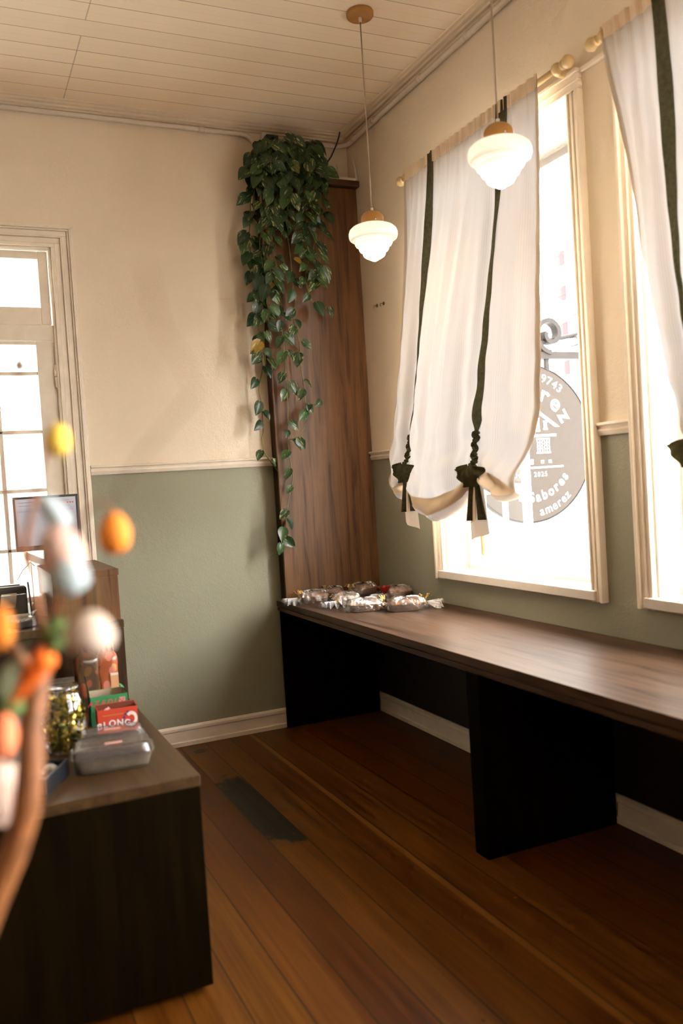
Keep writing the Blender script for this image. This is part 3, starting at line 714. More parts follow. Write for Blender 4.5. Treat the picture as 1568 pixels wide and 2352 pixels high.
U1, U2 = .215, .765
def sst(a, b, x): t = min(1, max(0, (x-a)/(b-a))); return t*t*(3-2*t)
ZTOP = 2.995
class Curtain:
    """one tie-up curtain: blow = how far the draught pushes it into the room, pull = how far the outer edges are drawn to the ribbons"""
    def __init__(s, blow, pull_far, pull_near, edge_z, shift=0): s.b, s.pf, s.pn, s.ez, s.sh = blow, pull_far, pull_near, edge_z, shift
    def hem(s, u):
        if u <= U1: t = u/U1; base = s.ez*(1-t)+1.46*t; return base - .10*(4*t*(1-t))**.8
        if u <= U2: t = (u-U1)/(U2-U1); return 1.46 - .215*(max(0, 4*t*(1-t)))**.75
        t = (u-U2)/(1-U2); return 1.46*(1-t)+1.34*t - .06*(4*t*(1-t))**.8
    def swag(s, u):
        if u <= U1: return u/U1, .030
        if u <= U2: return (u-U1)/(U2-U1), .105
        return (u-U2)/(1-U2), .045
    def pt(s, u, v):
        zb = s.hem(u); tt, amp = s.swag(u); rows = .90
        if v <= rows: w_ = v/rows; curl = 0
        else: w_ = 1.0; curl = (v-rows)/(1-rows)
        q = w_; z = ZTOP - (ZTOP-zb)*q; h = z-zb
        x = -.094 - s.b*q**1.25*(1-.42*sst(.80, 1.0, u)) - .012*q
        bul = math.sin(PI*tt)
        x -= amp*bul**(.5+.45*tt if U1 < u < U2 else .8)*sst(.05, .70, q)
        x += .006*math.sin(2*PI*23*u+math.sin(17*u)*1.5)*math.exp(-9*q) + .003*math.sin(2*PI*41*u)*math.exp(-14*q)
        x += (.013*math.sin(2*PI*4.3*u+1.6*q+.6)+.009*math.sin(2*PI*8.7*u-2.2*q)+.004*math.sin(2*PI*17*u+3*q))*sst(.02, .3, q)*(1-.5*sst(.7, 1, q))
        # folds that fan out from the two gathers, and creases along the hem
        for ug in (U1, U2):
            du = (u-ug)*1.11; r = math.hypot(du, h+.03); a = math.atan2(h+.03, du)
            x += .026*math.sin(a*7.0+1.2*math.sin(30*r))*math.exp(-r/.20)*min(1, r/.06)
        x += .012*math.sin(2*PI*h/.085+5*u)*math.exp(-h/.13)*bul + .006*math.sin(2*PI*h/.19+9*u)*math.exp(-h/.5)
        y = -.845 - 1.11*u
        k = sst(.55, 1.0, q)
        y += .04*k*(s.b/.2) - s.sh*q
        y += s.pn*sst(.84, 1.0, q)*sst(.78, 1.0, u) - .02*sst(.5, .8, q)*(1-sst(.86, 1, q))*sst(.8, 1, u)
        y -= s.pf*(1-u/U1)*(.30*sst(0, .5, q)+.25*sst(.5, .8, q)+.45*sst(.75, 1, q)) if u < U1 else 0
        for ug in (U1, U2): y -= .30*(u-ug)*math.exp(-((u-ug)/.05)**2)*sst(.75, 1, q)
        if curl > 0:
            r = .024+.014*bul; th = curl*PI*1.15
            x += r*(1-math.cos(th)) + .03*curl; z = zb - r*math.sin(min(th, PI)) + max(0, th-PI)*.06 + .02*curl
        return Vector((x, y, z))
    def off(s, u, v, d):
        e = .004; a = s.pt(min(1, u+e), v)-s.pt(max(0, u-e), v); b = s.pt(u, min(.899, v+e))-s.pt(u, max(0, v-e))
        n = a.cross(b); n.normalize()
        if n.x > 0: n = -n
        return s.pt(u, v)+n*d
    def build(s, label, dy):
        root = empty('curtain', (-.09, -.845, ZTOP)); tag(root, label, 'curtain', 'tie-up cream curtains')
        MB().grid(s.pt, 160, 130).build('cloth', 'striped_linen', root, smooth=True, uv=True)
        MB().grid(lambda u, v: s.off(u, v*.030, .004), 150, 3).build('rod_pocket', 'double_linen', root, smooth=True, uv=True)
        for u0, u1 in ((0.0, .022), (.978, 1.0)):
            MB().grid(lambda u, v: s.off(u0+(u1-u0)*u, v*.899, -.004), 2, 80).build('side_hem', 'double_linen', root, smooth=True, uv=True)
        for u0, u1, dp in ((0, U1, .022), (U1, U2, .050), (U2, 1, .055)):
            MB().grid(lambda u, v: s.off(u0+(u1-u0)*u, .899-dp*math.sin(PI*u)**.8*(.6+.4*u)*(1-v), .0035), 40, 8).build('turned_hem', 'hem_linen', root, smooth=True, uv=True)
        for ub, ug in ((U1+.030, U1), (U2+.012, U2-.012)):
            wd = .050 if ub < .5 else .080
            def rib(u, v):
                uu = ub+(ug-ub)*sst(.05, .7, v) + (u-.5)*wd*(1-.25*sst(.9, 1, v))
                return s.off(uu, v*.80, .004+.002*math.cos(PI*(u-.5)))
            r_ = MB().grid(rib, 6, 90).build('ribbon', 'olive_ribbon', root, smooth=True)
            end = s.off(ug, .80, .008); bow = s.pt(ug, .90) + Vector((-.022, 0, .030))
            gm = MB()
            def gat(u, v):
                p = end*(1-v)+bow*v; a = 2*PI*u; tp = 1-.35*math.sin(PI*v)
                sc = .5+.5*math.sin(v*52+1.5*math.sin(a)); w2 = (.014+.013*sc)*tp
                return p + Vector(((.008+.008*sc)*math.cos(a)-.008, w2*math.sin(a)+.006*math.sin(v*21), .006*math.sin(2*a+v*30)))
            gm.grid(gat, 14, 60, closed_u=True); gm.build('gathered_ribbon', 'olive_ribbon', r_, smooth=True)
            fan = MB()
            def fanf(u, v):
                a = (u-.5)*2.7; R = .012+.108*v*(1-.12*abs(u-.5)+.05*math.cos(u*2*PI*3))
                return bow + Vector((-.032-.022*math.sin(PI*min(1, v*1.15))+.009*v*math.sin(u*2*PI*4.5), -R*math.sin(a), .012-R*math.cos(a)*.88))
            fan.grid(fanf, 54, 8); f_ = fan.build('bow', 'olive_ribbon', root, smooth=True)
            so = f_.modifiers.new('thick', 'SOLIDIFY'); so.thickness = .002
            for s_, ln, wv0 in ((1, .205, .085), (-1, .200, .055)):
                def tail(u, v):
                    wv = wv0*(.55+.45*v)
                    return bow + Vector((-.010+.010*math.sin(u*2*PI*1.3)*(.4+v), (u-.5)*wv+s_*(.012+.030*v), -.03-ln*v))
                t_ = MB().grid(tail, 14, 10).build('ribbon_tail', 'olive_ribbon', root, smooth=True)
                so = t_.modifiers.new('thick', 'SOLIDIFY'); so.thickness = .0015
            def ctail(u, v):
                return bow + Vector((-.004+.008*math.sin(u*2*PI*1.2)*(.3+v), (u-.5)*(.115+.040*v)-.012*v, -.05-.255*v+.035*(u-.5)*v*(1 if ub < .5 else -1)))
            MB().grid(ctail, 12, 10).build('cloth_tail', 'double_linen', root, smooth=True, uv=True)
        root.location.y += dy
        return root
Curtain(.165, 0.0, .13, 1.425).build('cream striped tie-up curtain at the window beside the corner', 0)
Curtain(-.01, .20, .13, 1.50, .14).build('cream striped tie-up curtain cut off by the right edge of the photo', -PITCHY)

# ------------------------------------------------------------------ trailing pothos on the cupboard
def leaf_mat():
    t = NT('variegated_leaf'); uv = t.add('ShaderNodeUVMap').outputs[0]
    at = t.add('ShaderNodeAttribute', attribute_name='rnd'); r = at.outputs['Fac']
    cx = t.add('ShaderNodeCombineXYZ'); t.link(t.math('MULTIPLY', r, 91.), cx.inputs[0]); t.link(t.math('MULTIPLY', r, 37.), cx.inputs[1])
    va = t.add('ShaderNodeVectorMath', operation='ADD'); t.link(t.scale(uv, 5.5, 1.5, 1), va.inputs[0]); t.link(cx.outputs[0], va.inputs[1])
    n = t.noise(va.outputs[0], 1.25, 4, .6, .6)
    base = t.ramp(r, [(0, (.009, .029, .011)), (.5, (.016, .046, .015)), (.984, (.035, .085, .022)), (.988, (.30, .17, .02))])
    thr = t.math('ADD', t.math('SUBTRACT', n, .03), t.math('MULTIPLY', t.math('SINE', t.math('MULTIPLY', r, 77.)), .05))
    k = t.ramp(thr, [(.585, (0, 0, 0)), (.62, (1, 1, 1))])
    c = t.mix(t.math('MULTIPLY', k, .9), base, (.42, .40, .17, 1))
    vein = t.math('LESS_THAN', t.math('ABSOLUTE', t.math('SUBTRACT', t.sep(uv)[0], .5)), .018)
    c = t.mix(t.math('MULTIPLY', vein, .5), c, (.10, .17, .05, 1))
    t.col(c); MAT['variegated_leaf'] = t.set(.33, 0, .5)
leaf_mat()
plain('vine_stem', (.16, .16, .045), .5, var=.3)
plain('pot_glass_dark', (.045, .050, .042), .25)
plain('soil', (.02, .013, .008), .9)
LP = [(0, .10), (.08, .36), (.2, .48), (.36, .50), (.52, .44), (.68, .33), (.82, .20), (.93, .08), (1.0, 0)]
def add_leaf(mb, base, tip_dir, normal, L, r):
    d = tip_dir.normalized(); n = (normal - d*normal.dot(d)); n = n.normalized() if n.length > 1e-4 else d.orthogonal().normalized(); s = d.cross(n)
    b = len(mb.v)
    for t, wd in LP:
        wd *= .78; bend = -.22*t*t
        for a in (-1, -.5, 0, .5, 1):
            back = .16*abs(a)*(1-t/.2) if t < .2 else 0
            p = base + d*L*(t-back) + s*(a*wd*L) + n*L*(bend + .13*abs(a)*wd*2 - .03)
            mb.vert(p, (.5+a*.5*max(.05, wd*2/.78), t), r)
    for i in range(len(LP)-1):
        for j in range(4): q = b+i*5+j; mb.face(q, q+1, q+6, q+5)
plant = empty('trailing_pothos', (-.44, -.085, 3.192)); tag(plant, 'trailing pothos plant with variegated leaves hanging from the top of the corner cupboard', 'plant')
PO = (-.44, -.085, 3.192)
MB().lathe([(0, 0), (.055, 0), (.066, .02), (.078, .07), (.082, .105), (.078, .105), (.074, .09), (0, .09)], PO, 48, wob=lambda th, z: 1+.018*math.cos(24*th)).build('pot', 'pot_glass_dark', plant, smooth=True)
MB().lathe([(.073, .092), (.05, .100), (0, .102)], PO, 24).build('soil', 'soil', plant, smooth=True)
rl = random.Random(11)
def vine(pts, ys, spacing, size, per=1.0, seed=0, taper=.0, name='vine'):
    """pts: pixels along the strand, ys: depth plane(s) in the room"""
    P3 = []
    for i, (x, y) in enumerate(pts):
        yy = ys if not isinstance(ys, tuple) else ys[0]+(ys[1]-ys[0])*i/(len(pts)-1)
        P3.append(at_y(x, y, yy))
    # smooth the polyline
    fine = []
    for i in range(len(P3)-1):
        p0, p1, p2, p3 = P3[max(0, i-1)], P3[i], P3[i+1], P3[min(len(P3)-1, i+2)]
        for k in range(6):
            t = k/6; fine.append(.5*((2*p1)+(p2-p0)*t+(2*p0-5*p1+4*p2-p3)*t*t+(3*p1-p0-3*p2+p3)*t**3))
    fine.append(P3[-1])
    sm = MB().tube(fine, .0026, 6)
    lm = MB(); acc = 0; side = 1; tot = sum((fine[i+1]-fine[i]).length for i in range(len(fine)-1)); run = 0
    for i in range(len(fine)-1):
        a, b = fine[i], fine[i+1]; l = (b-a).length; acc += l; run += l
        while acc > spacing:
            acc -= spacing; side = -side
            if rl.random() > per*.80: continue
            base = a.lerp(b, rl.random()); L = size*(1-taper*run/tot)*rl.uniform(.72, 1.15)
            d = Vector((side*rl.uniform(.15, .85), -rl.uniform(.05, .5), -rl.uniform(.45, 1.0)))
            pet = Vector((side*rl.uniform(.2, 1), -rl.uniform(.3, 1.0), rl.uniform(-.4, .5))).normalized()*L*rl.uniform(.2, .5)
            nb = base+pet
            n = Vector((rl.uniform(-.55, .55)+side*.15, -1, rl.uniform(-.05, .75)))
            add_leaf(lm, nb, d, n, L, rl.random())
            sm.tube([base, base+pet*.5+Vector((0, 0, .006)), nb], .0013, 4)
    st = sm.build(name, 'vine_stem', plant, smooth=True)
    lm.build('leaves', 'variegated_leaf', st, smooth=True, uv=True)
    return st
S = .082
vine([(610, 360), (588, 352), (580, 385), (576, 440), (574, 500), (572, 560), (580, 600), (582, 650), (588, 700), (592, 750)], (-.10, -.075), .030, S)
vine([(592, 740), (598, 800), (602, 850), (594, 890), (600, 930), (604, 985), (601, 1010), (608, 1040), (622, 1062), (642, 1088)], -.075, .068, S*.88)
vine([(620, 365), (606, 400), (600, 450), (604, 510), (596, 560), (604, 620), (598, 680), (606, 740), (604, 790), (610, 840)], (-.17, -.13), .036, S)
vine([(640, 360), (628, 410), (618, 470), (626, 540), (614, 590), (624, 640), (612, 690), (622, 720)], -.18, .036, S)
vine([(650, 360), (640, 420), (632, 500), (628, 570), (636, 620), (626, 660), (640, 700), (648, 760), (655, 830)], -.175, .046, S*.9)
vine([(655, 830), (657, 880), (660, 930), (661, 980), (663, 1030), (668, 1070), (672, 1100), (662, 1150), (655, 1195), (648, 1235), (640, 1265), (620, 1280)], (-.175, -.135), .056, S*.86)
vine([(660, 365), (662, 430), (652, 480), (660, 540), (668, 600), (672, 650), (678, 690), (672, 730), (686, 780), (690, 830), (696, 880), (702, 930), (706, 960), (690, 995), (668, 1010)], -.175, .058, S*.92)
vine([(704, 925), (716, 930), (728, 928), (742, 926)], -.18, .030, S*.7)
vine([(680, 360), (690, 410), (700, 460), (706, 520), (700, 560), (708, 600), (702, 640), (716, 690), (735, 700), (752, 712)], -.18, .042, S*.95)
vine([(690, 350), (712, 380), (722, 430), (716, 480), (728, 530), (720, 570), (728, 610), (722, 640), (735, 655), (752, 660)], -.185, .034, S)
vine([(700, 345), (728, 370), (735, 420), (738, 470), (742, 510)], -.185, .040, S)
vine([(672, 360), (684, 400), (690, 450), (696, 500), (690, 545), (700, 590)], -.19, .034, S)
vine([(650, 345), (662, 380), (668, 430), (660, 480), (650, 520)], -.195, .042, S)
# the crown around the pot
for k in range(10):
    a = -.2 - 2.75*k/9
    x0 = 655+30*math.cos(a); x1 = 655 + 74*math.cos(a); y1 = 372 + 22*math.sin(-a)*0 + rl.uniform(-22, 30)
    vine([(x0, 350), ((x0+x1)/2, 328+rl.uniform(-4, 8)), (x1, y1-18), (x1+rl.uniform(-6, 6), y1+35)], (-.10, -.15-.05*abs(math.sin(a))), .032, S*1.05)
for k in range(5):
    x0 = 600+27*k
    vine([(650, 340), (x0, 335+rl.uniform(-3, 8)), (x0-5+rl.uniform(-8, 8), 372), (x0+rl.uniform(-8, 8), 415)], (-.12, -.18), .034, S*1.05)

# ------------------------------------------------------------------ wrapped cakes on the counter
plain('cake_crust', (.20, .080, .032), .75, var=.35, vs=60)
def cake_top():
    t = NT('sugar_top'); n = t.noise(t.obj(), 55, 4, .65)
    t.col(t.ramp(n, [(.35, (.28, .15, .085)), (.48, (.60, .47, .39)), (.62, (.80, .74, .69))])); MAT['sugar_top'] = t.set(.8)
    t = NT('crust_top'); n = t.noise(t.obj(), 45, 4, .65)
    t.col(t.ramp(n, [(.35, (.16, .065, .028)), (.6, (.33, .165, .085))])); MAT['crust_top'] = t.set(.7)
cake_top()
plain('gold_ribbon', (.50, .32, .09), .35, .4)
plain('red_ribbon', (.38, .020, .012), .3, .2)
plain('cake_case', (.17, .078, .038), .7, var=.15, vs=40)
def cake(loc, rot, L, Wd, Hh, top, label, tail, ribbon, tail_h=.03, seed=0):
    """tail: local angle of the gathered cellophane end"""
    r = random.Random(seed); root = empty('wrapped_cake', loc, (0, 0, rot)); tag(root, label, 'cake', 'cellophane wrapped cakes on the counter')
    se = lambda th, a, b: (a*abs(math.cos(th))**.75*(1 if math.cos(th) >= 0 else -1), b*abs(math.sin(th))**.75*(1 if math.sin(th) >= 0 else -1))
    def side(u, v):
        x, y = se(2*PI*u, L/2*(.88+.12*v), Wd/2*(.86+.14*v)); return (x, y, .001+Hh*.72*v)
    m = MB().grid(side, 48, 4, closed_u=True); n0 = len(m.v); m.face(*range(48)); m.build('cake_base', 'cake_case', root, smooth=False, local=True)
    def topf(u, v):
        x, y = se(2*PI*u, L/2*1.02*math.cos(v*PI/2), Wd/2*1.02*math.cos(v*PI/2))
        k = .004*math.sin(9*x*60)*math.cos(y*170)
        return (x, y, .001+Hh*.70+Hh*.42*math.sin(v*PI/2)+k*.6)
    MB().grid(topf, 48, 10, closed_u=True).build('cake_top', top, root, smooth=True, local=True)
    ph = [r.uniform(0, 6.28) for _ in range(8)]
    def wrap(u, v):
        th = 2*PI*u; g = 1.10 + .035*math.sin(5*th+ph[0]) + .03*math.sin(11*th+ph[1]+3*v) + .02*math.sin(19*th+ph[2])
        e = math.cos(v*PI/2)**.6
        x, y = se(th, L/2*g*e, Wd/2*g*e)
        da = math.cos(th-tail)
        if da > .6: k = ((da-.6)/.4)**2*(1-v); x += math.cos(tail)*L*.10*k; y += math.sin(tail)*L*.10*k
        z = .002 + Hh*1.32*math.sin(v*PI/2)**.8 + .006*math.sin(7*th+ph[3])*math.sin(PI*v) + .004*math.sin(17*th+9*v+ph[4])
        return (x, y, max(.0015, z))
    MB().grid(wrap, 64, 14, closed_u=True).build('cellophane_wrap', 'cellophane', root, smooth=False, local=True)
    d = Vector((math.cos(tail), math.sin(tail), 0)); sd = Vector((-d.y, d.x, 0))
    rad = L/2 if abs(math.cos(tail)) > .7 else Wd/2
    tie = d*(rad*1.16) + Vector((0, 0, Hh*.62))
    def tailf(u, v):
        a = (u-.5)*2.6; R = .008+.085*v*(1+.12*math.sin(7*u*6.28+ph[5]))
        wz = .014*math.sin(u*2*PI*6+ph[6])*(.3+v)
        q = tie + d*(R*math.cos(a)) + sd*(R*math.sin(a)*.8) + Vector((0, 0, wz - .022*v + tail_h*(math.cos(a)-.5)*v))
        q.z = max(q.z, .003); return q
    MB().grid(tailf, 40, 8).build('cellophane_tail', 'cellophane_bunch', root, smooth=False, local=True)
    m = MB()
    if ribbon == 'gold_ribbon':
        for k in range(5):
            a0 = r.uniform(0, 6.28); dr = Vector((math.cos(a0), math.sin(a0), 0)); ln = r.uniform(.03, .055)
            m.grid(lambda u, v: tie + dr*(ln*v) + Vector((0, 0, .010+.030*math.sin(v*2.6)+.004*math.sin(v*14))) + Vector((-dr.y, dr.x, 0))*((u-.5)*.008), 1, 10)
        m.tube([tie+Vector((math.cos(a)*.009, math.sin(a)*.009, 0))+Vector((0, 0, .006*math.sin(a))) for a in np.linspace(0, 6.28, 13)], .004, 6)
    else:
        for k in range(7):
            a0 = k*.9+.2; dr = Vector((math.cos(a0), math.sin(a0), .25)); 
            m.grid(lambda u, v: tie + dr*(.036*math.sin(v*PI)) + Vector((0, 0, .020+.030*v*math.sin(v*PI)+.012*math.cos(v*PI))) + Vector((-dr.y, dr.x, .4))*((u-.5)*.018), 2, 10)
    o = m.build('ribbon', ribbon, root, smooth=False, local=True); so = o.modifiers.new('thick', 'SOLIDIFY'); so.thickness = .0008
    return root
ck = lambda px, py: tuple(at_z(px, py, .7505))
cake(ck(722, 1382), -.15, .165, .105, .050, 'crust_top', 'brown cake in cellophane at the left end of the pile, against the cupboard', -2.9, 'gold_ribbon', seed=1)
cake(ck(836, 1365), .1, .170, .105, .052, 'crust_top', 'dark brown wrapped cake at the back, against the cupboard front', 3.3, 'gold_ribbon', seed=2)
cake(ck(912, 1373), -.2, .165, .105, .052, 'crust_top', 'brown wrapped cake at the back right with the red bow', 3.6, 'red_ribbon', seed=3)
cake(ck(770, 1371), .6, .120, .085, .046, 'crust_top', 'crumpled cellophane packet with gold ribbon behind the sugared cakes', 2.2, 'gold_ribbon', tail_h=.07, seed=4)
cake(ck(795, 1388), -.1, .150, .100, .046, 'sugar_top', 'sugar dusted wrapped cake in the middle with its tail over the counter front', -2.5, 'gold_ribbon', seed=5)
cake(ck(838, 1402), -.25, .175, .105, .048, 'sugar_top', 'sugar dusted wrapped cake nearest the counter front', -.35, 'gold_ribbon', seed=6)
cake(ck(932, 1401), -.35, .185, .110, .050, 'crust_top', 'wrapped cake at the right end of the pile, tail pointing right', .15, 'gold_ribbon', seed=7)

# ------------------------------------------------------------------ shop counter at the left
XK, YK, ZK = -1.752, -2.39, .625
root = empty('shop_counter', (-2.45, -1.85, 0)); tag(root, 'low dark walnut shop counter in the foreground at the left', 'counter')
MB().box(-3.3, XK, YK, -1.295, ZK-.032, ZK).build('countertop', 'walnut_counter_top', root, bevel=.003)
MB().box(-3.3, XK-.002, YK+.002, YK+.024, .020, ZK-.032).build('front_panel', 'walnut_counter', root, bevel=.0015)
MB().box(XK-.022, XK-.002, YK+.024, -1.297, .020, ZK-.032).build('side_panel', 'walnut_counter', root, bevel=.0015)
for x, y in ((-1.80, YK+.06), (-3.2, YK+.06), (-1.80, -1.36), (-3.2, -1.36)):
    MB().lathe([(.018, 0), (.018, .02), (0, .02)], (x, y, 0), 16).build('foot', 'dark_grey_plastic', root)
root = empty('register_desk', (-2.45, -.9, 0)); tag(root, 'taller walnut register desk with a raised end block behind the shop counter', 'desk')
MB().box(-3.3, -1.746, -1.290, -1.270, .003, .90).build('front_panel', 'walnut_desk', root, bevel=.0015)
MB().box(-1.766, -1.746, -1.268, -.35, .003, .90).build('side_panel', 'walnut_desk', root, bevel=.0015)
MB().box(-3.3, -1.744, -1.292, -.33, .902, .932).build('desktop', 'walnut_counter_top', root, bevel=.002)
MB().box(-2.004, -1.754, -1.288, -.69, .934, 1.112).build('end_block', 'walnut_upright', root, bevel=.002)
MB().box(-2.006, -1.750, -1.290, -.684, 1.112, 1.136).build('block_top', 'walnut_upright', root, bevel=.002)
clear('acrylic', (.96, .97, .97), .05, .02)
MB().box(-2.95, -2.010, -1.289, -1.284, .934, 1.075).build('acrylic_guard', 'acrylic', root)

# monitor and the things on the register desk
def screen_mat():
    t = NT('lit_screen'); t.col((.02, .02, .02)); t.set(.3)
    s = t.sep(t.add('ShaderNodeUVMap').outputs[0])
    head = t.math('GREATER_THAN', s[1], .80)
    c = t.mix(head, (.60, .53, .53, 1), (.66, .57, .58, 1))
    band = t.math('MULTIPLY', t.math('LESS_THAN', t.math('ABSOLUTE', t.math('SUBTRACT', s[1], .735)), .018), t.math('LESS_THAN', t.math('ABSOLUTE', t.math('SUBTRACT', s[0], .48)), .46))
    c = t.mix(band, c, (.42, .43, .52, 1))
    t.link(c, t.b.inputs['Emission Color']); t.b.inputs['Emission Strength'].default_value = .17; MAT['lit_screen'] = t.m
screen_mat()
plain('ui_red', (.5, .10, .05), .5); plain('ui_dark', (.08, .08, .09), .5)
mY = -.50
a, b, c_, d_ = [at_y(x, y, mY) for x, y in ((28, 1145), (177, 1132), (188, 1255), (38, 1268))]
x0, x1, z0, z1 = (a.x+d_.x)/2, (b.x+c_.x)/2, (c_.z+d_.z)/2, (a.z+b.z)/2
root = empty('computer_monitor', ((x0+x1)/2, mY, .932)); tag(root, 'computer monitor with a pale screen standing on the register desk by the door', 'monitor')
fr = .011
m = MB(); m.box(x0, x1, mY, mY+.035, z0, z0+.022); m.box(x0, x1, mY, mY+.035, z1-fr, z1); m.box(x0, x0+fr, mY, mY+.035, z0+.022, z1-fr); m.box(x1-fr, x1, mY, mY+.035, z0+.022, z1-fr); m.box(x0+fr, x1-fr, mY+.008, mY+.05, z0+.022, z1-fr)
m.build('bezel', 'dark_grey_plastic', root, bevel=.002)
sx0, sx1, sz0, sz1 = x0+fr, x1-fr, z0+.022, z1-fr
so_ = MB().grid(lambda u, v: (sx0+(sx1-sx0)*u, mY+.006, sz0+(sz1-sz0)*v), 1, 1).build('screen', 'lit_screen', root, uv=True)
ui = MB(); W_ = sx1-sx0; H_ = sz1-sz0
for k in range(5): ui.box(sx0+W_*(.76+.045*k), sx0+W_*(.785+.045*k), mY+.005, mY+.0055, sz0+H_*.87, sz0+H_*.895)
ui.build('screen_icons', 'ui_red', so_)
ui = MB()
for xa, xb, za in ((.72, .90, .93), (.80, .88, .81), (.05, .30, .85), (.05, .40, .92)): ui.box(sx0+W_*xa, sx0+W_*xb, mY+.005, mY+.0055, sz0+H_*za, sz0+H_*(za+.006))
ui.build('screen_text_lines', 'ui_dark', so_)
m = MB(); m.box((x0+x1)/2-.02, (x0+x1)/2+.02, mY+.05, mY+.07, .94, z0+.12); m.build('stand', 'dark_grey_plastic', root, bevel=.003)
MB().lathe([(0, 0), (.09, 0), (.09, .008), (.02, .012), (0, .012)], ((x0+x1)/2, mY+.06, .932), 32).build('stand_base', 'dark_grey_plastic', root, smooth=False)

pr = at_z(28, 1392, .932); px_, py_ = pr.x-.02, -.86
root = empty('receipt_printer', (px_, py_, .932)); tag(root, 'black receipt printer with a paper slip stuck on it, left edge of the desk', 'printer')
MB().box(px_-.10, px_+.055, py_-.06, py_+.09, .932, 1.072).build('body', 'dark_grey_plastic', root, bevel=.014, seg=3)
MB().box(px_-.06, px_+.03, py_-.02, py_+.0, 1.070, 1.076).build('paper_slot', 'black_plastic', root)
n_ = MB().grid(lambda u, v: (px_-.055+.06*u+.008*v, py_-.063-.012*math.sin(v*2.5), .985+.06*v), 4, 8); n_.build('paper_slip', 'paper_white', root, smooth=True)
bg_ = at_z(95, 1412, .932)
root = empty('paper_bag', (bg_.x, -.98, .932)); tag(root, 'crumpled brown paper bag lying on the register desk', 'bag')
def bagf(u, v):
    th = 2*PI*u; R = .05*(math.sin(PI*(v*.97+.02))**.5)*(1+.14*math.sin(3*th+5*v)+.09*math.sin(7*th-6*v))
    return (bg_.x-.045+.12*v, -.98+R*.9*math.cos(th), .933+.046+R*.9*math.sin(th)+.02*v)
MB().grid(bagf, 28, 16, closed_u=True).build('bag_body', 'kraft_paper', root, smooth=False)
MB().grid(lambda u, v: (bg_.x+.07+.03*v, -.98+.055*(u-.5)*(1+.4*math.sin(9*u)), .992+.02*v+.008*math.sin(u*20)), 12, 3).build('bag_mouth', 'kraft_paper', root)
nx = at_z(28, 1417, .932)
for i, (dx, dz, rz, nm, lb) in enumerate(((0, 0, .1, 'napkin_stack', 'lower white napkin pad at the left of the desk'), (.006, .018, -.08, 'napkin_stack', 'upper white napkin pad at the left of the desk'))):
    root = empty(nm, (nx.x+dx, -1.06, .9325+dz), (0, 0, rz)); tag(root, lb, 'napkins', 'napkin pads')
    m = MB()
    for k in range(4): m.box(-.055, .055-.003*k, -.035, .035, .0045*k, .0045*k+.004)
    m.build('napkins', 'paper_white', root, local=True, bevel=.001)
kx = at_z(38, 1442, .932)
root = empty('card_terminal', (kx.x+.02, -1.17, .9325), (0, 0, .5)); tag(root, 'dark card terminal lying tilted on the register desk', 'card reader')
MB().box(-.045, .085, -.035, .035, 0, .026).build('body', 'dark_grey_plastic', root, local=True, bevel=.006)
m = MB()
for i in range(5):
    for j in range(3): m.box(-.035+i*.017, -.023+i*.017, -.024+j*.018, -.012+j*.018, .026, .029)
m.build('keys', 'paper_white', root, local=True); MB().box(.050, .080, -.026, .026, .026, .0275).build('display', 'pane_grey', root, local=True)
sx = at_z(108, 1438, .932)
root = empty('tape_dispenser', (sx.x-.01, -1.16, .9325), (0, 0, .3)); tag(root, 'silver and dark tape dispenser beside the end block of the desk', 'dispenser')
MB().prism([(-.05, 0), (.05, 0), (.052, .02), (.02, .03), (-.03, .045), (-.05, .04)], lambda a, b, k: (a, (-.018, .018)[k], b)).build('body', 'chrome', root, local=True, bevel=.003)
MB().lathe([(.008, -.012), (.022, -.012), (.022, .012), (.008, .012)], (-.02, 0, .04), 20, 'Y').build('tape_roll', 'dark_grey_plastic', root, local=True)
pc = at_y(70, 1362, -.92)
root = empty('pen_holder', (-1.985-.06, -.90, .932)); 
tag(root, 'clear acrylic pen holder in front of the monitor', 'holder')
hx, hy = -2.045, -.90
MB().box(hx-.03, hx+.03, hy-.03, hy+.03, .932, .936).build('holder_base', 'acrylic', root)
m = MB(); m.box(hx-.03, hx-.028, hy-.03, hy+.03, .936, 1.03); m.box(hx+.028, hx+.03, hy-.03, hy+.03, .936, 1.03); m.box(hx-.028, hx+.028, hy-.03, hy-.028, .936, 1.03); m.box(hx-.028, hx+.028, hy+.028, hy+.03, .936, 1.03); m.build('holder_walls', 'acrylic', root)
plain('pen_blue', (.03, .07, .30), .35)
tag(MB().tube([(hx-.01, hy+.01, .937), (hx-.02, hy-.005, 1.085)], .004, 8).build('pen', 'pen_blue'), 'blue pen standing in the clear holder', 'pen')
lx = at_y(72, 1318, -.62)
root = empty('price_card', (lx.x, -.66, .932)); tag(root, 'white card on a thin clip stand below the monitor', 'card')
MB().tube([(lx.x, -.655, .932), (lx.x, -.655, 1.16)], .002, 6).build('clip_stand', 'chrome', root)
MB().grid(lambda u, v: (lx.x-.02+.09*u, -.662, 1.165-.05*u+.035*v), 1, 1).build('card', 'paper_white', root)
tag(MB().tube([at_y(40, 1333, -.75), at_y(52, 1310, -.74), at_y(70, 1292, -.73), at_y(80, 1300, -.70)], .0022, 6).build('thin_wire', 'black_plastic', smooth=True), 'thin dark wire curling up behind the printer', 'wire')

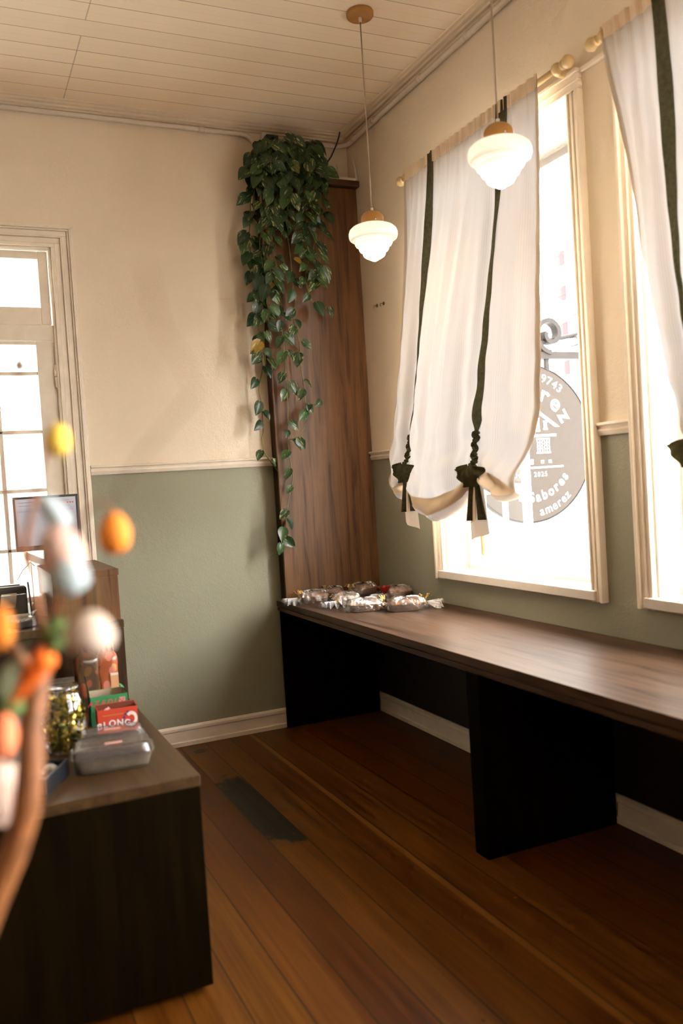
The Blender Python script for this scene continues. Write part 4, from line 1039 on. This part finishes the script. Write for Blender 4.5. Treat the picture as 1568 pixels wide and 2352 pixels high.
# ------------------------------------------------------------------ sweets on the shop counter
ZB = ZK+.0006
def cm(name, c, r=.45): plain(name, c, r, var=.04)
cm('box_red', (.52, .050, .022)); cm('box_red_dark', (.16, .035, .018)); cm('box_green', (.03, .22, .085)); cm('box_inside', (.45, .36, .27)); cm('print_white', (.75, .66, .60)); cm('print_purple', (.07, .02, .12)); cm('print_gold', (.40, .22, .04)); cm('print_red', (.55, .08, .07)); cm('print_pink', (.60, .30, .28)); cm('candy_red', (.62, .05, .03))
def openbox(root, x0, x1, y0, y1, h, hb, mat, inner, name='carton'):
    t = .0015; m = MB()
    m.box(x0, x1, y0, y0+t, 0, h); m.box(x0, x1, y1-t, y1, 0, hb); m.box(x0, x0+t, y0+t, y1-t, 0, h); m.box(x1-t, x1, y0+t, y1-t, 0, h)
    m.cur = 1; m.box(x0+t, x1-t, y0+t, y1-t, 0, h*.45); m.box(x0+t, x1-t, y1-2*t, y1-t, h*.45, hb-.001); m.box(x0+t, x0+2*t, y0+t, y1-2*t, h*.45, h-.001)
    m.box(x1-2*t, x1-t, y0+t, y1-2*t, h*.45, h-.001)
    return m.build(name, [mat, inner], root, local=True)
rp = at_z(268, 1681, ZK)
root = empty('sweet_box', (-1.876, -1.815, ZB), (0, 0, -.03)); tag(root, 'open red sweet box with white lettering on the shop counter', 'box')
openbox(root, -.066, .066, 0, .058, .085, .093, 'box_red', 'box_red_dark')
L = MB(); put_text(L, 'BLONG', .029, lambda x, y: (x-.013, -.0008, y+.024+.004*(1-(x/.04)**2)), bold=.03, gap=.0008); L.build('white_lettering', 'print_white', root, local=True)
L = MB(); put_text(L, 'BLONG', .029, lambda x, y: (x-.0125, -.0004, y+.023+.004*(1-(x/.04)**2)), bold=.075, gap=.0008); L.build('lettering_outline', 'print_purple', root, local=True)
m = MB()
def ring(u, v): a = -1.9+u*4.3; R = .012+.010*v*1.0; return (.044+R*math.cos(a)*.9, -.0008, .044+R*math.sin(a)*1.15)
m.grid(ring, 20, 2); m.build('ring_print', 'print_white', root, local=True)
m = MB()
for i in range(9):
    a = 2+i*.42; x, z = .043+.024*math.cos(a), .043+.028*math.sin(a); m.face(*[m.vert((x+.005*math.cos(q), -.0005, z+.005*math.sin(q*1.0))) for q in (0, 1.2, 2.5, 3.9, 5.2)])
m.build('splash_print', 'print_purple', root, local=True)
m = MB(); m.box(-.05, .02, -.0007, -.0003, .064, .0665); m.box(-.03, .005, -.0007, -.0003, .012, .0145); m.build('gold_print', 'print_gold', root, local=True)
rr = random.Random(5)
def candy_mesh(mb, c, s, r):
    ax = Vector((r.uniform(-1, 1), r.uniform(-1, 1), r.uniform(-.6, .6))).normalized(); u = ax.orthogonal().normalized(); w2 = ax.cross(u); b = len(mb.v)
    prof = [(-1.5, .75), (-1.0, .22), (-.75, .62), (0, .78), (.75, .62), (1.0, .22), (1.5, .75)]
    for t, rad in prof:
        for i in range(8):
            a = 2*PI*i/8; k = 1 if abs(t) < .9 else (.25 if i % 2 else 1.0)
            mb.vert(c + ax*(t*s) + (u*math.cos(a) + w2*math.sin(a)*(.75 if abs(t) < .9 else .35))*rad*s*k)
    for j in range(len(prof)-1):
        for i in range(8): i2 = (i+1) % 8; mb.face(b+j*8+i, b+j*8+i2, b+(j+1)*8+i2, b+(j+1)*8+i)
for i, (x, y, z, lb) in enumerate(((-1.929, -1.791, .070, 'small red sweet at the left corner of the red box'), (-1.909, -1.787, .077, 'red and white sweet poking out of the red box'), (-1.879, -1.785, .066, 'red sweet half hidden in the middle of the red box'))):
    m = MB(); candy_mesh(m, Vector((x, y, ZB+z)), .010, rr); tag(m.build('wrapped_sweet', 'candy_red' if i != 1 else 'print_pink', smooth=False, origin=(x, y, ZB+z)), lb, 'sweet', 'sweets in the red box')
root = empty('sweet_box', (-1.880, -1.675, ZB), (0, 0, -.03)); tag(root, 'open green sweet box behind the red one on the shop counter', 'box')
openbox(root, -.064, .064, 0, .085, .102, .108, 'box_green', 'box_inside')
m = MB(); m.grid(lambda u, v: (-.064-.012*v+.0*u, .01+.065*u*(1-.55*v), .102+.075*v), 3, 4); o = m.build('side_flap', 'box_green', root, local=True)
m = MB(); m.grid(lambda u, v: (-.0625-.012*v, .012+.061*u*(1-.55*v), .103+.072*v), 3, 4); m.build('flap_lining', 'box_inside', root, local=True)
m = MB(); m.grid(lambda u, v: (.064+.004*v-.02*v*v, .005+.075*u, .102+.022*v-.006*math.sin(u*3)), 4, 4); m.build('bent_flap', 'box_green', root, local=True)
L = MB(); put_text(L, 'AZEDIN', .0255, lambda x, y: (x-.010, -.0008, y+.070), bold=.02, shear=.3); L.build('red_lettering', 'print_red', root, local=True)
L = MB(); L.box(.034, .055, -.0008, -.0003, .072, .09); L.build('pink_print', 'print_pink', root, local=True)

def snack_mat(name, a, b, c, seed):
    t = NT(name); s = t.obj(); n = t.noise(t.scale(s, 30, 30, 22, (seed, 0, 0)), 1.0, 2, .5)
    v = t.add('ShaderNodeTexVoronoi'); t.link(t.scale(s, 28, 28, 20, (seed, 1, 0)), v.inputs['Vector']); v.inputs['Scale'].default_value = 1.
    cc = t.mix(t.math('GREATER_THAN', n, .55), a, b); cc = t.mix(t.math('LESS_THAN', v.outputs['Distance'], .38), cc, c)
    t.col(cc); MAT[name] = t.set(.28, .0, .6)
snack_mat('snack_pack_warm', (.38, .10, .04), (.55, .30, .10), (.60, .22, .16), 2.)
snack_mat('snack_pack_dark', (.06, .03, .014), (.12, .06, .018), (.20, .05, .02), 7.)
def snack(loc, rot, wx, wy, h, mat, label, extra):
    root = empty('snack_pack', loc, (0, 0, rot)); tag(root, label, 'snack pack', 'snack packs by the end block')
    def f(u, v):
        th = 2*PI*u; e = .55; x = wx/2*abs(math.cos(th))**e*(1 if math.cos(th) >= 0 else -1); y = wy/2*abs(math.sin(th))**e*(1 if math.sin(th) >= 0 else -1)
        tp = 1 - .95*max(0, (v-.86)/.14)**2; k = 1+.03*math.sin(4*th+9*v)+.02*math.sin(9*th-14*v)
        return (x*k*(.55+.45*tp), y*k*tp, h*v)
    m = MB().grid(f, 40, 22, closed_u=True); m.face(*range(40)); m.build('pack', mat, root, smooth=True, local=True)
    m = MB().grid(lambda u, v: ((u-.5)*wx*.75, .010*(v-.5)+.004*math.sin(u*18), h*.985+.028*v), 16, 2); m.build('sealed_top', mat, root, local=True)
    if extra: 
        MB().box(wx*.10, wx*.48, -wy/2-.003, -wy/2-.0005, h*.12, h*.62).build('pale_label', 'label_orange', root, local=True)
        MB().box(wx*.10, wx*.48, -wy/2-.0035, -wy/2-.0004, h*.58, h*.62).build('label_strip', 'print_white', root, local=True)
cm('label_orange', (.68, .36, .18))
snack((-1.840, -1.42, ZB), -.1, .075, .06, .215, 'snack_pack_warm', 'bright orange and pink snack pack against the desk end block', True)
snack((-1.920, -1.44, ZB), .15, .085, .065, .222, 'snack_pack_dark', 'dark brown snack pack left of the bright one', False)
for i in range(1):
    pass

# candy jar
JL = (-2.058, -1.90, ZB)
root = empty('candy_jar', JL); tag(root, 'clear glass jar full of gold wrapped candies on the shop counter', 'jar')
prof = [(0, .004), (.050, .004), (.056, .010), (.064, .040), (.069, .085), (.067, .125), (.060, .160), (.051, .182), (.049, .196), (.053, .205)]
MB().lathe([(0, 0), (.052, 0), (.059, .008), (.067, .040), (.072, .085), (.070, .126), (.063, .161), (.054, .183), (.052, .196), (.056, .206), (.053, .207)], JL, 48).build('glass_body', 'jar_glass', root, smooth=True)
plain('gold_foil', (.52, .38, .06), .28, .65, var=.35, vs=90)
plain('olive_foil', (.20, .18, .035), .3, .6, var=.3, vs=90)
protos = []
for q in range(5):
    m = MB(); candy_mesh(m, Vector((0, 0, 0)), .0145, rr); protos.append(m.build('foil_candy', 'gold_foil' if q % 3 else 'olive_foil', smooth=False))
n_c = 0
for k in range(9):
    z = .018 + k*.0185; R = np.interp(z, [.0, .04, .085, .126, .161, .183], [.056, .063, .069, .067, .059, .05]) - .020
    cnt = 8 if R > .035 else 6
    for i in range(cnt+1):
        a = 2*PI*i/cnt + k*.7 + rr.uniform(-.15, .15); r_ = R if i < cnt else 0
        o = protos[n_c % 5] if n_c < 5 else protos[n_c % 5].copy()
        if n_c >= 5: col.objects.link(o)
        o.location = (JL[0]+r_*math.cos(a), JL[1]+r_*math.sin(a), JL[2]+z+rr.uniform(-.003, .003)); o.rotation_euler = (rr.uniform(0, 6), rr.uniform(0, 6), rr.uniform(0, 6))
        tag(o, 'gold foil wrapped candy inside the clear glass jar', 'candy', 'gold candies in the glass jar'); n_c += 1

# clear boxes with cake in foil trays
plain('foil_tray', (.20, .165, .125), .38, .35, var=.15, vs=30)
plain('chocolate_cake', (.045, .020, .012), .8, var=.4, vs=80)
def tray(loc, rot, zo, label, wx=.230, wy=.140, h=.043):
    root = empty('cake_tray', (loc[0], loc[1], loc[2]+zo), (0, 0, rot)); tag(root, label, 'tray', 'lidded cake trays')
    def sq(u, r): 
        th = 2*PI*u; e = .32; return (r[0]*abs(math.cos(th))**e*(1 if math.cos(th) >= 0 else -1), r[1]*abs(math.sin(th))**e*(1 if math.sin(th) >= 0 else -1))
    def body(u, v): x, y = sq(u, (wx/2*(.88+.12*v), wy/2*(.85+.15*v))); return (x, y, h*v)
    m = MB().grid(body, 48, 3, closed_u=True); m.face(*range(48)); m.build('tray_body', 'foil_tray', root, smooth=True, local=True)
    def cakef(u, v): x, y = sq(u, (wx/2*.93*math.cos(v*PI/2)**.3, wy/2*.91*math.cos(v*PI/2)**.3)); return (x, y, h*.8+.012*math.sin(v*PI/2)+.002*math.sin(40*x*9)*math.cos(y*300))
    MB().grid(cakef, 48, 6, closed_u=True).build('cake', 'chocolate_cake', root, smooth=True, local=True)
    def lid(u, v):
        pts = [(1.06, 1.08, h*.98), (1.06, 1.08, h*1.06), (.98, .97, h*1.06), (.93, .90, h*1.55), (.90, .86, h*1.62), (.70, .62, h*1.60), (.66, .56, h*1.56), (0, 0, h*1.56)]
        k = v*(len(pts)-1); i = min(int(k), len(pts)-2); f = k-i; a, b = pts[i], pts[i+1]
        x, y = sq(u, (wx/2*(a[0]+(b[0]-a[0])*f), wy/2*(a[1]+(b[1]-a[1])*f))); return (x, y, a[2]+(b[2]-a[2])*f)
    MB().grid(lid, 64, 14, closed_u=True).build('clear_lid', 'clear_plastic', root, smooth=False, local=True)
    MB().box(-.02, .03, -.012, .008, h*1.565, h*1.57).build('price_sticker', 'print_pink', root, local=True)
TL = (-1.952, -2.150, ZB)
tray(TL, -.14, 0, 'clear lidded cake tray at the front of the shop counter')
tray((-1.928, -1.985, ZB), -.10, 0, 'clear lidded cake tray just behind the front one', .20, .080, .042)
# black tray with small clear packets
cm('black_tray_plastic', (.010, .011, .014), .35)
root = empty('black_tray', (-2.164, -2.225, ZB), (0, 0, 1.12)); tag(root, 'small black tray with clear packets at the near edge of the shop counter', 'tray')
m = MB(); m.box(-.09, .09, -.05, .05, 0, .006); m.box(-.09, .09, -.05, -.044, .006, .05); m.box(-.09, .09, .044, .05, .006, .05); m.box(-.09, -.084, -.044, .044, .006, .05); m.box(.084, .09, -.044, .044, .006, .05)
m.build('tray_body', 'black_tray_plastic', root, local=True, bevel=.002)
for i, (x, y, lb) in enumerate(((-.05, -.01, 'clear packet at the near end of the black tray'), (.01, .012, 'clear packet in the middle of the black tray'), (.05, -.01, 'clear packet at the far end of the black tray'))):
    c, s = math.cos(1.12), math.sin(1.12); wxy = (-2.164+c*x-s*y, -2.225+s*x+c*y)
    m = MB(); m.grid(lambda u, v: (wxy[0]+.024*math.cos(2*PI*u)*math.sin(PI*v)*(1+.2*math.sin(9*u*6.28)), wxy[1]+.024*math.sin(2*PI*u)*math.sin(PI*v)*(1+.2*math.cos(14*u)), ZB+.0275-.020*math.cos(PI*v)), 14, 8, closed_u=True)
    tag(m.build('clear_packet', 'cellophane_bunch', origin=(wxy[0], wxy[1], ZB+.007)), lb, 'packet', 'clear packets in the black tray')
# black box with a clear hinged lid behind the jar
cm('black_box_plastic', (.012, .013, .015), .3)
root = empty('lidded_display_box', (-2.095, -1.58, ZB), (0, 0, -.10)); tag(root, 'black display box with a clear sloping lid behind the candy jar', 'display box')
m = MB(); m.prism([(-.10, 0), (.10, 0), (.10, .13), (-.10, .09)], lambda a, b, k: ((-.11, .11)[k], a, b)); m.build('box_body', 'black_box_plastic', root, local=True, bevel=.004)
m = MB(); m.prism([(-.105, .092), (.10, .133), (.10, .150), (-.09, .125), (-.112, .10)], lambda a, b, k: ((-.115, .115)[k], a, b)); m.build('clear_lid', 'clear_plastic', root, local=True, bevel=.004)
m = MB(); m.lathe([(0, 0), (.006, .002), (.006, .006), (0, .008)], (0, -.108, .088), 12); m.build('latch_knob', 'chrome', root, local=True)

# ------------------------------------------------------------------ decorated branch in the foreground
def orn(name, c, r=.75): plain(name, c, r, var=.06, vs=20, spec=.2)
orn('egg_orange', (.80, .26, .035)); orn('egg_yellow', (.72, .52, .08)); orn('egg_white', (.56, .45, .37)); orn('egg_pink', (.62, .40, .34)); orn('egg_blue', (.38, .45, .47)); orn('egg_grey', (.22, .16, .13)); orn('carrot_orange', (.85, .18, .025)); orn('leaf_green', (.10, .15, .045)); orn('sage_green', (.24, .27, .17)); orn('egg_coral', (.85, .24, .11)); orn('egg_pale_teal', (.34, .36, .30)); orn('paper_pleat', (.82, .62, .52))
tree = empty('decorated_branch', (-2.95, -3.95, 0)); tag(tree, 'thick brown bare branch standing in a pot, hung with eggs, at the left edge', 'branch')
trunk = [Vector((-2.93, -3.98, .30)), Vector((-2.94, -3.97, .55)), Vector((-2.92, -3.96, .80))] + [at_d(x, y, d) for x, y, d in ((-70, 2230, .95), (-20, 2080, .95), (30, 1960, .95), (62, 1860, .95), (70, 1760, .95), (72, 1660, .96), (88, 1560, .97), (110, 1470, .98))]
MB().tube(trunk, [.022, .02, .019, .017, .016, .0155, .015, .0145, .014, .0125, .009], 12).build('main_stem', 'branch_bark', tree, smooth=True)
def twig(ps, r0, r1): 
    P = [at_d(*p) for p in ps]; n = len(P)
    MB().tube(P, [r0+(r1-r0)*i/(n-1) for i in range(n)], 8).build('twig', 'branch_bark', tree, smooth=True)
twig([(100, 1500, .975), (125, 1400, .93), (150, 1310, .90), (172, 1210, .86), (225, 1150, .84), (262, 1172, .90)], .004, .0012)
twig([(255, 1155, .62), (285, 1110, .58), (330, 1040, .55), (400, 960, .52), (450, 900, .50)], .0009, .0006)
twig([(262, 1172, .90), (258, 1165, .75), (255, 1155, .62)], .001, .0009)
twig([(450, 900, .50), (420, 830, .48), (370, 760, .47), (330, 600, .46)], .0006, .0005)
twig([(105, 1480, .975), (80, 1360, .97), (60, 1240, .97), (90, 1100, .98), (120, 985, .99)], .006, .0022)
twig([(82, 1360, .97), (40, 1250, .96), (10, 1100, .96), (30, 930, .97), (45, 815, .98)], .004, .0015)
twig([(88, 1560, .97), (40, 1500, .95), (-10, 1420, .93), (-60, 1300, .92)], .008, .003)
twig([(110, 1470, .98), (160, 1430, .95), (205, 1410, .92)], .006, .002)
MB().lathe([(0, .004), (.10, .004), (.115, .02), (.135, .20), (.14, .30), (.13, .30), (.125, .28), (0, .28)], (-2.93, -3.98, 0), 32).build('pot', 'cream_paint', tree, smooth=True)
EP = [(math.sin(t)*(1+.16*math.cos(t)), -math.cos(t)*1.0) for t in np.linspace(0, PI, 16)]
def egg(px, py, d, wpx, hpx, tilt, mat, label, name='hanging_egg'):
    c = at_d(px, py, d); rw = wpx*d/FPX/2; rh = hpx*d/FPX/2
    root_m = MB(); root_m.lathe([(r*rw, -z*rh if False else z*rh) for r, z in EP], (0, 0, 0), 32)
    o = root_m.build(name, mat, smooth=True, origin=(0, 0, 0)); o.location = c
    o.rotation_euler = (0, tilt, 0); tag(o, label, 'ornament', 'ornaments on the foreground branch')
    MB().tube([(0, 0, rh*.97), (.002, 0, rh+.012), (0, 0, rh+.03)], .0006, 5).build('hanging_thread', 'vine_stem', o, local=True); return o
egg(45, 838, .98, 34, 40, 0, 'egg_grey', 'small dark ornament against the bright door glass, topmost of the hanging eggs')
egg(132, 1010, 1.0, 60, 78, .1, 'egg_yellow', 'yellow hanging egg in front of the door frame')
egg(264, 1224, 1.0, 72, 98, .06, 'egg_orange', 'orange hanging egg against the green wall')
egg(124, 1178, .93, 48, 104, -.55, 'egg_blue', 'pale blue narrow egg in front of the monitor')
egg(140, 1268, .86, 104, 128, -.2, 'egg_pink', 'large pink hanging egg below the monitor')
egg(158, 1326, .84, 90, 82, -.3, 'egg_blue', 'pale blue egg hanging under the pink one')
egg(207, 1455, .80, 112, 104, .2, 'egg_white', 'cream white egg above the snack packs')
egg(0, 1440, .84, 60, 108, .1, 'egg_orange', 'orange egg cut off by the left edge, level with the white egg')
egg(8, 1690, .86, 62, 104, .15, 'egg_coral', 'coral egg at the left edge above the pleated ornament')
egg(34, 1680, .99, 62, 150, .1, 'egg_pale_teal', 'pale grey green egg behind the coral one')
def carrot(p0, p1, d, w0, label):
    a, b = at_d(*p0, d), at_d(*p1, d); root = empty('carrot_ornament', a); tag(root, label, 'ornament', 'carrot ornaments')
    n = 12; P = [a.lerp(b, i/n) for i in range(n+1)]; r0 = w0*d/FPX/2
    MB().tube(P, [r0*(.72 if i == 0 else 1.0)*(1-.8*(i/n)**1.4) for i in range(n+1)], 16).build('root', 'carrot_orange', root, smooth=True)
    ax = (a-b).normalized()
    for k in range(4):
        q = Vector((math.cos(k*1.7), math.sin(k*2.1), math.cos(k*1.1)))*.35; P = [a, a+(ax+q*.4)*.012, a+(ax+q)*.028]
        MB().tube(P, [.002, .0065, .001], 8).build('leaf', 'leaf_green', root, smooth=True)
carrot((112, 1500), (28, 1618), .90, 58, 'orange carrot ornament with green top hanging above the candy jar')
egg(128, 1452, .93, 60, 70, .5, 'leaf_green', 'green ornament beside the cream white egg')
egg(18, 1560, .90, 46, 90, .5, 'sage_green', 'sage green ornament left of the carrot')
egg(25, 1618, .94, 60, 60, .3, 'leaf_green', 'dull green ornament below the carrot tip')
c = at_d(2, 1770, 1.02); root = empty('pleated_ornament', c); tag(root, 'pale pink pleated paper ornament at the left edge beside the jar', 'ornament')
MB().lathe([(.002, .052), (.010, .046), (.034, -.006), (.030, -.03), (.016, -.062), (.002, -.066)], (0, 0, 0), 72, wob=lambda th, z: 1+.035*math.cos(36*th)).build('pleated_paper', 'paper_pleat', root, smooth=False, local=True)
